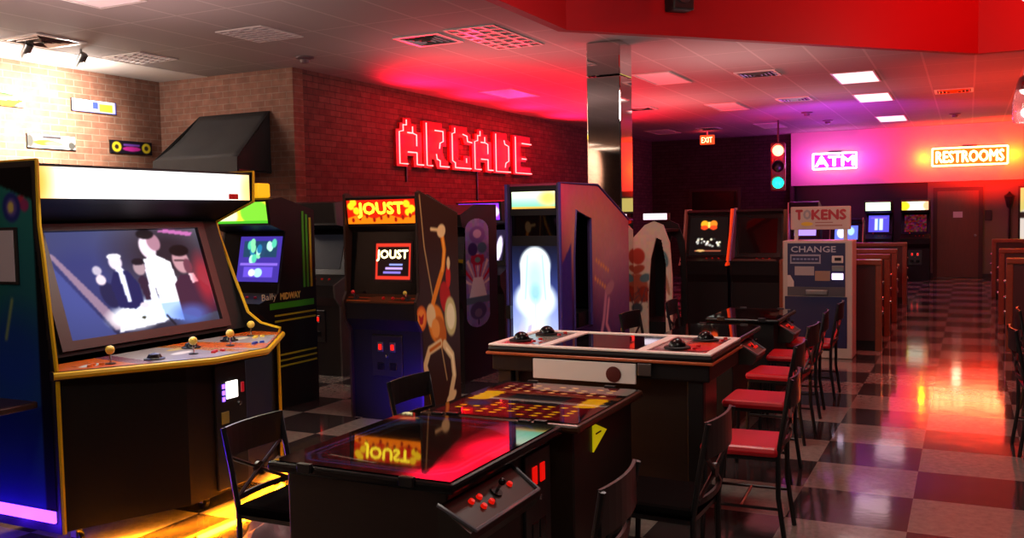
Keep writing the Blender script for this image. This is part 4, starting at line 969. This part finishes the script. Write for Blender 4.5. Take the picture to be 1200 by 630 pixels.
MB().bbox(-h-.026, -h-.012, .22, .50, 1.36, 1.65, .004).build('notice_frame', BLACK, r)
MB().box(-h-.03, -h-.026, .24, .49, 1.375, 1.635).build('notice_card', mat('pale_card', '#b8b0b8', .5), r, 'pale notice card')
MB().bbox(-h-.03, -h-.014, .03, .90, .155, .215, .004).build('led_strip', mat('violet_led', '#6030ff', .3, emit='#7030ff', strength=9), r, 'violet glowing strip along the foot of the machine side')
for x in (-4.2, -4.45, -4.75): point((x, 2.98, .12), '#4a18ff', 3, .03, 'violet_under_glow')
t = empty('side_table', (-4.5, 2.76, 0), 0, 'small dark brown table standing beside the big yellow-edged machine', 'table')
MB().bbox(-.34, .34, -.29, .29, .745, .78, .008).build('tabletop', wood('dark_walnut', '#3a2624', '#2a1a18', .35), t)
MB().tube([(0, 0, .03), (0, 0, .745)], .04, 12).build('pedestal', BLACKM, t)
MB().lathe([(.26, 0), (.25, .02), (.06, .05), (.045, .06)], (0, 0, 0), 24).build('base', BLACKM, t)

# ================================================================== LOW TABLE GAMES
WOODT = wood('brown_woodgrain', '#2a1d16', '#1c120e', .4, (3, 3, 14))
def cocktail(x0, x1, y0, y1, h, label, art, body=BLACK, edge=BLACKG, cp_right=None, cp_left=None, coin_y=None, inset=.2):
    cx, cy = (x0+x1)/2, (y0+y1)/2
    r = empty('cocktail_table_game', (cx, cy, 0), 0, label, 'table game')
    hx, hy = (x1-x0)/2, (y1-y0)/2
    MB().bbox(-hx, hx, -hy, hy, h-.045, h-.006, .012).build('tabletop', edge, r)
    art.build('glass_top', ARTG, r, (-hx+.02, -hy+.02, h-.006), (2*hx-.04, 0, 0), (0, 2*hy-.04, 0), .004)
    for sx in (-1, 1):
        for sy in (-1, 1): MB().bbox(sx*hx*.55-.03, sx*hx*.55+.03, sy*hy-.012, sy*hy+.012, h-.03, h+.006, .003).build('glass_clip', BLACKM, r)
    bx0, bx1 = -hx+inset, hx-.05 if cp_right is None else hx-.05
    MB().bbox(bx0, bx1, -hy+.05, hy-.05, .05, h-.045, .008).build('body', body, r)
    MB().box(bx0+.03, bx1-.03, -hy+.08, hy-.08, 0, .05).build('plinth', BLACKM, r)
    for side, cp in ((1, cp_right), (-1, cp_left)):
        if cp is None: continue
        ya, yb = cp[0]-cy, cp[1]-cy; xs = bx1 if side > 0 else bx0
        X = lambda d: xs+side*d
        pts = [(X(0), .50), (X(.10), .50), (X(.13), .545), (X(.13), .575), (X(0), .655)]
        o = MB().prism(pts, 'y', ya, yb).build('control_panel', mat('panel_charcoal', '#26241f', .4), r)
        n = Vector((side*.08, 0, .13)).normalized()
        e = MB().tube([(X(.0), ya, .66), (X(.135), ya+.03, .578), (X(.135), yb-.03, .578), (X(.0), yb, .66)], .008, 6); e.build('panel_edge_trim', mat('grey_trim', '#70747c', .3), o)
        for yy in (ya+.16, ya+.22): buttons(o, [(X(.045), yy, .628), (X(.08), yy+.03, .607)], n, mat('lit_red_button', '#c01810', .3, emit='#ff1808', strength=.5), .013)
        buttons(o, [(X(.06), yb-.14, .618)], n, mat('lit_red_button', '#c01810', .3), .013)
        joystick(o, (X(.06), (ya+yb)/2+.04, .62), n, BLACKG, .05, .014)
    if coin_y:
        ya, yb = coin_y[0]-cy, coin_y[1]-cy
        d = MB().bbox(bx1-.005, bx1+.014, ya, yb, .22, .66, .006).build('coin_door', BLACKM, r)
        for f in (.35, .65):
            yy = ya+(yb-ya)*f
            MB().bbox(bx1+.012, bx1+.02, yy-.022, yy+.022, .52, .60, .003).build('coin_slot_plate', mat('slot_red', '#a01008', .3, emit='#ff1008', strength=.7), d, 'lit red coin slot')
            MB().bbox(bx1+.012, bx1+.018, yy-.03, yy+.03, .28, .36, .003).build('coin_return_cup', BLACKG, d)
        MB().lathe([(.012, 0), (.012, .012), (.005, .014)], (bx1+.014, (ya+yb)/2, .46), 12, 0, 'x').build('lock', CHROME, d)
    return r
def rrect(cv, x0, y0, x1, y1, w, col, c=.08):
    cv.line([(x0+c, y0), (x1-c, y0), (x1, y0+c), (x1, y1-c), (x1-c, y1), (x0+c, y1), (x0, y1-c), (x0, y0+c), (x0+c, y0)], w, col)
a1 = Canvas(120, 140, '#0e0b0d')
rrect(a1, .08, .06, .94, .94, .018, '#28306a'); rrect(a1, .12, .09, .90, .91, .008, '#3c4890')
a1.rect(.22, .25, .82, .78, '#060607'); rrect(a1, .2, .23, .84, .80, .006, '#34383c')
a1.poly([(.62, .86), (.9, .7), (.93, .86), (.8, .94)], '#5a3060', .8); a1.line([(.2, .16), (.5, .12)], .012, '#8a9080'); a1.line([(.55, .84), (.8, .83)], .012, '#6a4a70')
a1.poly([(.1, .7), (.3, .84), (.12, .92)], '#1c2c44'); a1.ell(.12, .88, .06, .03, '#8a7a50', .4); a1.line([(.06, .1), (.2, .22)], .006, '#3a4080'); a1.line([(.14, .55), (.14, .9)], .006, '#3a4a78')
cocktail(-2.43, -1.60, 2.74, 3.72, .735, 'low table game with a blue-outlined glass top and a control panel of red buttons', a1, body=WOODT, cp_right=(2.72, 3.30), coin_y=(3.40, 3.66), inset=.06)
a2 = Canvas(110, 130, '#141012')
a2.rect(.05, .03, .95, .97, '#5a1018'); a2.rect(.3, .36, .70, .66, '#1c1a20')
for i in range(9):
    for j in range(5):
        a2.ell(.14+.09*i, .1+.06*j, .026, .017, '#f0cc20' if (i*3+j) % 4 else '#7a2430')
for i in range(9):
    for j in range(4): a2.ell(.14+.09*i, .72+.06*j, .026, .017, '#f0d080' if (i+j) % 3 else '#a06060')
for i in range(7):
    a2.ell(.13+.012*(i % 2), .42+.035*i, .075, .03, '#f0c818', .2); a2.ell(.87+.012*(i % 2), .40+.035*i, .075, .03, '#f0c818', .2)
a2.ell(.2, .3, .08, .06, '#2c2460')
t2 = cocktail(-2.36, -1.53, 3.74, 4.64, .735, 'low table game with yellow dots and lettering under its glass top', a2, body=WOODT, edge=wood('brown_edge', '#4a3020', '#3a2418', .3), inset=.06)
MB().prism([(4.02-4.19, .54), (4.02-4.19, .68), (4.20-4.19, .612)], 'x', .366, .372).build('warning_sticker', mat('warning_yellow', '#f0dc10', .5, emit='#f0dc10', strength=.35), t2, 'bright yellow triangular sticker')
MB().box(.372, .3735, 4.05-4.19, 4.12-4.19, .617, .625).build('warning_mark', BLACK, t2)
a4 = Canvas(60, 70, '#0c0b0c'); a4.rect(.2, .2, .8, .8, '#050506'); rrect(a4, .08, .08, .92, .92, .012, '#3a3434')
cocktail(-2.12, -1.50, 6.75, 7.60, .735, 'plain black table game past the white-edged table', a4, cp_right=(7.0, 7.35), inset=.16)
a5 = Canvas(60, 70, '#100e0e'); a5.rect(.2, .2, .8, .8, '#060607'); rrect(a5, .08, .08, .92, .92, .012, '#4a4440'); a5.ell(.85, .5, .08, .2, '#5a5448')
cocktail(-2.08, -1.44, 8.05, 8.95, .735, 'dark table game closest to the change machine', a5, cp_right=(8.3, 8.65), inset=.16)

# ---- white-edged trackball table
r = empty('trackball_table_game', (-1.90, 5.235, 0), 0, 'larger table game with a white border and black trackballs on its top', 'table game')
hx, hy, h = .68, .365, .90
MB().bbox(-hx, hx, -hy, hy, h-.05, h-.012, .03).build('tabletop', BLACK, r)
wb = MB().bbox(-hx+.005, hx-.005, -hy+.005, -hy+.05, h-.014, h, .006).bbox(-hx+.005, hx-.005, hy-.05, hy-.005, h-.014, h, .006).bbox(-hx+.005, -hx+.05, -hy+.05, hy-.05, h-.014, h, .006).bbox(hx-.05, hx-.005, -hy+.05, hy-.05, h-.014, h, .006)
wb.bbox(-.36, -.30, -hy+.05, hy-.05, h-.014, h, .004).bbox(.24, .30, -hy+.05, hy-.05, h-.014, h, .004)
wb.build('white_border', mat('white_laminate', '#f0e8e0', .35), r)
cg = Canvas(60, 50, '#0b0a0c').rect(.2, .2, .7, .85, '#181418')
cg.build('glass_top', ARTG, r, (-.30, -hy+.05, h-.012), (.54, 0, 0), (0, 2*hy-.1, 0), .006)
cl = Canvas(40, 60, '#8a8078').ell(.3, .2, .5, .2, '#b02028', soft=.8).ell(.6, .7, .5, .3, '#6a7068', soft=.8).line([(.2, .5), (.9, .55)], .02, '#b0a8a0').line([(.1, .7), (.8, .85)], .02, '#403838')
cl.build('control_panel', art_mat('panel_print', rough=.25), r, (-hx+.05, -hy+.05, h-.012), (.27, 0, 0), (0, 2*hy-.1, 0), .006, 'grey and red printed control panel')
cr = Canvas(50, 60, '#241014').ell(.75, .45, .4, .3, '#d83a18', soft=.7).ell(.75, .3, .25, .15, '#e01818', soft=.6).ell(.2, .5, .2, .4, '#a8988c', soft=.7).line([(.05, .2), (.4, .9)], .02, '#c8b8a8').line([(.2, .1), (.5, .6)], .012, '#806058')
cr.build('control_panel', art_mat('panel_print', rough=.25), r, (.30, -hy+.05, h-.012), (.33, 0, 0), (0, 2*hy-.1, 0), .006, 'dark red printed control panel')
for x, y in ((-.55, -.16), (-.52, .16), (.43, -.16), (.50, .20)):
    MB().lathe([(.075, -.006), (.075, .004), (.062, .008), (.058, .006)], (x, y, h), 22).ball((x, y, h+.002), .05, 1, 14).build('trackball', [BLACK, BLACKG], r)
    buttons(r, [(x+.11, y-.06, h), (x+.11, y+.04, h)], (0, 0, 1), REDP, .014)
st = MB()
rc = [(-hx-.002, -hy-.002), (hx+.002, -hy-.002), (hx+.002, hy+.002), (-hx-.002, hy+.002)]
st.tube([(x, y, h-.055) for x, y in rc], .009, 6, closed=True); st.build('edge_stripe', mat('rust_stripe', '#b0582c', .4), r, 'rust orange edge stripe')
MB().bbox(-hx+.02, hx-.02, -hy+.02, hy-.02, h-.16, h-.055, .01).build('apron', BLACK, r)
MB().bbox(-hx+.14, hx-.14, -hy+.12, hy-.06, .05, h-.16, .01).build('body', WOODT, r)
MB().box(-hx+.17, hx-.17, -hy+.15, hy-.09, 0, .05).build('plinth', BLACKM, r)
MB().bbox(-.38, .25, -hy+.0, -hy+.016, h-.19, h-.075, .004).build('white_panel', mat('white_laminate', '#f0e8e0', .35), r, 'white strip on the front of the apron')
MB().lathe([(.045, 0), (.045, -.004), (.03, -.006)], (.12, -hy+.001, h-.14), 18, 0, 'y').build('emblem', mat('maroon_emblem', '#5a2420', .4), r, 'round maroon emblem')
MB().bbox(.26, .34, -hy+.0, -hy+.018, h-.14, h-.07, .004).build('maker_plate', STEEL, r)
for x in (-hx+.08, hx-.12):
    MB().bbox(x-.03, x+.06, -hy+.04, -hy+.1, 0, h-.16, .006).build('leg', BLACK, r)

# ================================================================== CHAIRS
def make_chair(seat_mat, cross=True):
    r = bpy.data.objects.new('dining_chair', None); COL.objects.link(r); r.empty_display_size = .1
    R_ = .0125
    seat = MB().bbox(-.2, .2, -.2, .19, .445, .495, .022); seat.build('seat', seat_mat, r)
    MB().box(-.185, .185, -.185, .18, .428, .447).build('seat_frame', BLACKM, r)
    for sx in (-1, 1):
        MB().tube([(sx*.175, -.17, .44), (sx*.185, -.19, 0)], [R_, R_], 8).build('leg', BLACKM, r)
        MB().tube([(sx*.185, .22, 0), (sx*.18, .185, .25), (sx*.18, .185, .46), (sx*.182, .215, .65), (sx*.185, .25, .84)], R_, 8).build('leg', BLACKM, r)
    def slat(z0, z1, yoff, w=.185):
        b = MB(); n = 8; vs = []
        for i in range(n+1):
            x = -w+2*w*i/n; y = yoff+.022*(1-(x/w)**2)
            for dy, z in ((-.006, z0), (-.006, z1), (.006, z1), (.006, z0)): vs.append((x, y+dy, z))
        fs = [(i*4+k, i*4+(k+1) % 4, i*4+4+(k+1) % 4, i*4+4+k) for i in range(n) for k in range(4)]+[(0, 3, 2, 1), (n*4, n*4+1, n*4+2, n*4+3)]
        return b.add(vs, fs)
    slat(.70, .845, .24).build('top_rail', BLACKM, r)
    slat(.505, .53, .195).build('lower_rail', BLACKM, r)
    if cross:
        b = MB()
        for s in (-1, 1): b.tube([(-s*.165, .20, .52), (0, .222, .61), (s*.165, .238, .70)], .009, 6)
        b.lathe([(.03, -.008), (.03, .008)], (0, .225, .612), 12, 0, 'y'); b.build('cross_back', BLACKM, r)
    else:
        slat(.60, .64, .215).build('middle_rail', BLACKM, r)
    st = MB()
    for sx in (-1, 1): st.tube([(sx*.181, -.182, .19), (sx*.182, .2, .19)], .008, 6)
    st.tube([(-.182, 0, .19), (.182, 0, .19)], .008, 6); st.build('stretcher', BLACKM, r)
    return r
red_chair = make_chair(VINYL); blk_chair = make_chair(noisy(mat('black_vinyl', '#0b0909', .9, spec=.02), 20, .2))
lad_chair = make_chair(VINYL, False)
used = set()
def chair(proto, x, y, face, label, dr=0.):
    """face: direction the sitter looks along (+1: towards +X, -1: towards -X)"""
    o = proto if proto.name not in used else copy_tree(proto)
    used.add(o.name); used.add(proto.name)
    o.location = (x, y, 0); o.rotation_euler = (0, 0, (PI/2 if face > 0 else -PI/2)+dr)
    tag(o, label, 'chair', 'metal chairs at the table games')
    return o
chair(lad_chair, -1.22, 2.70, -1, 'black chair with horizontal back rails facing the control panel with red buttons', .04)
chair(blk_chair, -1.14, 3.70, -1, 'black-seated metal chair beside the yellow triangle sticker', -.03)
chair(red_chair, -1.02, 4.76, -1, 'red-seated chair nearest the open tiled aisle, at the white-edged table', .05)
chair(red_chair, -1.17, 5.88, -1, 'red-seated chair just past the corner of the white-edged table')
chair(red_chair, -1.23, 6.88, -1, 'red-seated chair at the plain black table game', -.06)
chair(red_chair, -1.27, 7.78, -1, 'red-seated chair between the last two dark table games', .05)
chair(red_chair, -1.25, 8.6, -1, 'red-seated chair closest to the change machine')
low1 = chair(blk_chair, -2.59, 3.13, 1, 'black chair between the big yellow-edged machine and the nearest table game', .02)
low2 = chair(lad_chair, -2.52, 4.28, 1, 'black chair with horizontal rails in front of the bird machine', -.05)
chair(red_chair, -2.28, 7.3, 1, 'black cross-backed chair before the cream cockpit machine', -.1)
chair(red_chair, -2.24, 8.4, 1, 'black cross-backed chair before the orange star machine', .05)
chair(red_chair, .525, 7.1, 1, 'metal chair across the tiled aisle, cut by the edge of the photo', .08)
chair(red_chair, .62, 8.4, 1, 'second metal chair across the tiled aisle, just before the wooden booths')

low1.scale = low2.scale = (1, 1, .93)
# ================================================================== CHANGE MACHINE
r = empty('change_machine', (-1.51, 10.98, 0), 0, 'white and blue change machine labelled CHANGE with a TOKENS sign on top', 'change machine')
h = .375
MB().bbox(-h, h, -.2, .2, 0, 1.32, .012).build('body', mat('white_enamel_panel', '#c4b8ac', .4), r)
NAVY = mat('navy_panel', '#151c50', .4)
up = MB().box(-.32, .30, -.208, -.2, .80, 1.29).build('upper_panel', NAVY, r, 'navy upper panel')
text('CHANGE', (-.28, -.208, 1.19), (1, 0, 0), (0, 0, 1), .48, .065, mat('silver_letters', '#b0b0c0', .4), r, 'lettering', .002, .002)
MB().box(-.29, .04, -.214, -.208, 1.06, 1.165).build('instruction_frame', mat('silver_frame', '#9a98a8', .4), up)
MB().box(-.275, .025, -.217, -.214, 1.08, 1.145).build('instruction_plate', NAVY, up)
for i in range(7): MB().box(-.26+.04*i, -.23+.04*i, -.219, -.217, 1.102, 1.122).build('instruction_word', mat('pale_blue_print', '#8088b0', .4), up)
MB().bbox(.16, .28, -.225, -.208, 1.07, 1.15, .006).build('bill_acceptor', WHITEP, up); MB().box(.19, .26, -.228, -.225, 1.095, 1.13).build('bill_slot', BLACK, up)
MB().bbox(.16, .29, -.222, -.208, .98, 1.04, .006).build('coin_plate', STEEL, up)
MB().bbox(.16, .28, -.222, -.208, .885, .955, .006).build('lit_window', mat('lit_lilac', '#ffffff', .3, emit='#f0d8ff', strength=2.2), up, 'glowing lilac window')
MB().box(-.24, -.03, -.212, -.208, .93, 1.03).build('paper_note', mat('paper', '#a8a0a0', .6), up); MB().box(-.02, .14, -.214, -.208, .87, .98).build('paper_note', mat('tan_paper', '#9a7c68', .6), up)
MB().prism([(-.32, .80), (-.25, .80), (-.25, .86), (-.29, .93), (-.32, .93)], 'y', -.212, -.207).build('torn_label', WHITEP, up)
MB().box(-.32, .30, -.215, -.2, .70, .80).build('tray_band', mat('grey_band', '#4a4a52', .4), r); MB().bbox(-.12, .12, -.235, -.215, .71, .77, .01).build('coin_tray', STEEL, r)
MB().box(-.35, .32, -.208, -.2, .12, .69).build('lower_door', NAVY, r, 'navy lower door')
sg = MB().bbox(-.30, .345, -.12, -.06, 1.44, 1.70, .01).build('sign_box', mat('white_sign', '#c8b4a8', .45), r, 'white tokens sign')
MB().box(-.26, -.22, -.11, -.07, 1.31, 1.45).box(.27, .31, -.11, -.07, 1.31, 1.45).build('sign_post', WHITEP, r)
RL = mat('crimson_letters', '#b01428', .45)
text('T', (-.24, -.12, 1.555), (1, 0, 0), (0, 0, 1), .07, .105, RL, sg, 'sign_lettering', .003, .008)
text('O', (-.155, -.12, 1.56), (1, 0, 0), (0, 0, 1), .075, .10, mat('grey_letter', '#9a9498', .4), sg, 'sign_lettering', .003, .007)
text('KENS', (-.065, -.12, 1.555), (1, 0, 0), (0, 0, 1), .36, .105, RL, sg, 'sign_lettering', .003, .008)
MB().lathe([(.5, 0), (.5, -.004)], (0, 0, 0), 20, 0, 'y').xf(Matrix.Translation((-.12, -.121, 1.505)) @ Matrix.Diagonal((.13, 1, .045, 1))).build('sign_spot', mat('sign_yellow', '#d8b818', .4), sg)
MB().box(-.03, .16, -.123, -.12, 1.515, 1.525).box(-.03, .26, -.123, -.12, 1.48, 1.492).build('sign_small_print', mat('dull_red_print', '#a06058', .5), sg)

# ================================================================== BOOTHS
BW = wood('booth_wood', '#8a4a2c', '#6c3620', .35, (3, 8, 3), coat=.3)
BP_ = noisy(mat('booth_panel', '#3c1216', .5), 10, .2)
def booth(x0, x1, y, label, open_end):
    """back panel with wood trim; the seat on its far side"""
    r = empty('booth_bench', ((x0+x1)/2, y, 0), 0, label, 'booth bench')
    hx = (x1-x0)/2; H = 1.07; e = open_end
    MB().box(-hx+.06, hx-.06, -.05, .05, .12, H-.06).build('back_panel', BP_, r)
    MB().box(-hx+.05, hx-.05, -.04, .55, 0, .12).build('plinth', BLACK, r)
    MB().bbox(-hx, hx, -.07, .07, H-.065, H, .012).build('top_cap', BW, r)
    for s in (-1, 1):
        MB().bbox(s*(hx-.035)-.035, s*(hx-.035)+.035, -.06, .06, .0, H-.06, .008).build('end_post', BW, r)
    MB().bbox(-hx+.02, hx-.02, .05, .56, .40, .48, .03).build('seat_cushion', VINYL, r)
    MB().box(-hx+.04, hx-.04, .05, .52, .12, .40).build('seat_base', BP_, r)
    MB().bbox(-hx+.07, hx-.07, .05, .12, .5, H-.1, .02).build('back_cushion', VINYL, r)
    for z in (.45, .62, .8): MB().ball((e*(hx+.004), .0, z), .022, 0, 8).build('chrome_stud', CHROME, r)
    return r
for y, x1, lb in ((11.55, -.89, 'wood-trimmed booth back right beside the change machine'), (12.95, -.90, 'second wood-trimmed booth back from the change machine'), (14.6, -.92, 'third wood-trimmed booth back from the change machine'), (17.4, -.94, 'farthest wood-trimmed booth on the change machine side of the aisle')):
    booth(-2.05, x1, y, lb, 1)
for y, lb in ((12.0, 'wood-trimmed booth across the aisle, closest to the loose chairs'), (14.7, 'middle wood-trimmed booth across the aisle'), (19.0, 'farthest wood-trimmed booth across the aisle')):
    booth(.40, 2.0, y, lb, -1)
for (x, y, lb) in ((-1.5, 16.2, 'booth table between the farthest two booths by the change machine'), (1.3, 13.5, 'booth table between the near and middle booths across the aisle')):
    t = empty('booth_table', (x, y, 0), 0, lb, 'table')
    MB().bbox(-.5, .5, -.32, .32, .71, .75, .01).build('tabletop', BW, t); MB().tube([(0, 0, .03), (0, 0, .71)], .04, 12).build('pedestal', BLACKM, t); MB().lathe([(.25, 0), (.24, .02), (.05, .05)], (0, 0, 0), 20).build('base', BLACKM, t)

# ================================================================== WALL SIGNS, AWNING, CLOTH
def wall_marquee(y0, y1, z0, z1, cv, label):
    r = empty('marquee_sign', (-9.95, (y0+y1)/2, z0), 0, label, 'wall sign', 'game marquees hung on the brick wall')
    w = (y1-y0)/2
    MB().box(0, .02, -w, w, 0, z1-z0).build('panel', BLACK, r)
    cv.build('print', ART, r, (.02, -w+.006, .006), (0, 2*w-.012, 0), (0, 0, z1-z0-.012), .003)
wall_marquee(6.62, 7.30, 3.03, 3.21, Canvas(60, 18, '#d8d8c8').poly([(0, 0), (.8, 0), (1, .5), (.6, .4), (0, .35)], '#e0c020').ell(.5, .7, .3, .2, '#60b040').line([(.3, .9), (.8, .75), (.95, .3)], .12, '#181820'), 'white, yellow and black game marquee cut by the side of the photo')
wall_marquee(7.93, 8.60, 3.06, 3.22, Canvas(60, 18, '#d8d8e8').rect(.6, .1, .92, .8, '#e0d838').rect(.45, .3, .58, .9, '#3848b0').line([(0, .02), (1, .02)], .1, '#5050b8').line([(.99, 0), (.99, 1)], .1, '#3c3c98').ell(.2, .5, .12, .3, '#a8a8e0'), 'white and blue game marquee with a yellow end, high on the brick')
wall_marquee(7.30, 7.96, 2.57, 2.74, Canvas(60, 18, '#d0ccd0').ell(.4, .4, .3, .25, '#d8b020').ell(.55, .35, .2, .2, '#e0c850').rect(.3, .75, .7, .95, '#282428').ell(.05, .5, .08, .5, '#383838').ell(.92, .3, .08, .3, '#383838'), 'pale game marquee with gold lettering shapes above the big machine')
wall_marquee(8.48, 9.16, 2.57, 2.74, Canvas(70, 18, '#181420').ell(.14, .5, .11, .42, '#d0c028').ell(.14, .5, .05, .2, '#302820').ell(.86, .5, .11, .42, '#c8b828').ell(.86, .5, .05, .2, '#302820').ell(.5, .38, .22, .2, '#b02890').rect(.3, .62, .7, .8, '#6840a8'), 'black game marquee with two yellow rings, lowest and nearest the wall corner')
r = empty('fabric_awning', (-8.62, 9.35, 0), 0, 'black fabric awning sloping out from the short brick wall', 'awning')
hx = .60
cvn = noisy(mat('black_canvas', '#2c2c2e', .75, spec=.3), 5, .3)
a = MB(); n = 12; vs = []; fs = []
for j in range(9):
    for i in range(n+1):
        f = j/8; x = -hx-.1*f+2*(hx+.1*f)*i/n
        sag = .02*math.sin(PI*f)*math.sin(3*PI*i/n)
        vs.append((x, -.02-.72*f-.0*sag, 3.06-.62*f-.05*math.sin(PI*f)+sag))
for j in range(8):
    for i in range(n): fs.append((j*(n+1)+i, j*(n+1)+i+1, (j+1)*(n+1)+i+1, (j+1)*(n+1)+i))
a.add(vs, fs, 0, True)
a.add([(-hx-.1, -.74, 2.44), (hx+.1, -.74, 2.44), (hx+.1, -.745, 2.26), (-hx-.1, -.745, 2.26)], [(0, 1, 2, 3)])
for sx in (-1, 1): a.add([(sx*hx, -.02, 3.06), (sx*(hx+.1), -.74, 2.44), (sx*(hx+.1), -.745, 2.26), (sx*hx, -.02, 2.26)], [(0, 1, 2, 3)])
o = a.build('canvas', cvn, r); md = o.modifiers.new('thick', 'SOLIDIFY'); md.thickness = .008
fr = MB()
for sx in (-1, 1): fr.tube([(sx*hx, -.03, 3.03), (sx*(hx+.09), -.72, 2.42), (sx*(hx+.09), -.72, 2.28), (sx*hx, -.03, 2.28)], .012, 6, closed=True)
fr.build('frame', BLACKM, r)
# crumpled pale cloth on the floor
rnd = random.Random(9); vs = []; n1, n2 = 28, 20
for j in range(n2+1):
    for i in range(n1):
        a_ = 2*PI*i/n1; f = j/n2
        rr = math.sin(f*PI/2)
        wob = 1+.16*math.sin(3*a_+2*f)+.1*math.sin(7*a_-4*f)
        z = .12*math.cos(f*PI/2)*(1+.25*math.sin(4*a_+5*f))+.006
        vs.append((.16*rr*wob*math.cos(a_), .12*rr*wob*math.sin(a_), z))
fs = [(j*n1+i, j*n1+(i+1) % n1, (j+1)*n1+(i+1) % n1, (j+1)*n1+i) for j in range(n2) for i in range(n1)]
o = MB().add(vs, fs, 0, True).add([], []).build('crumpled_cloth', noisy(mat('mauve_cloth', '#8a7078', .8), 14, .35)); o.location = (-3.22, 3.66, 0); o.rotation_euler = (0, 0, .5)
tag(o, 'crumpled pale mauve cloth on the floor beside the nearest table game', 'cloth')
# violet glow at the foot of the bird machine comes from a puck lamp on the floor
o = MB().lathe([(.045, 0), (.05, .01), (.045, .03), (.03, .04)], (-4.15, 6.0, 0), 18).build('puck_lamp', mat('violet_puck', '#3010c0', .3, emit='#4818ff', strength=6)); tag(o, 'small violet puck lamp on the floor before the bird machine', 'lamp')
spot((-4.15, 5.78, .12), (-4.2, 6.3, .3), '#3a10ff', 30, 100, .03, .9, 'violet_puck_glow')
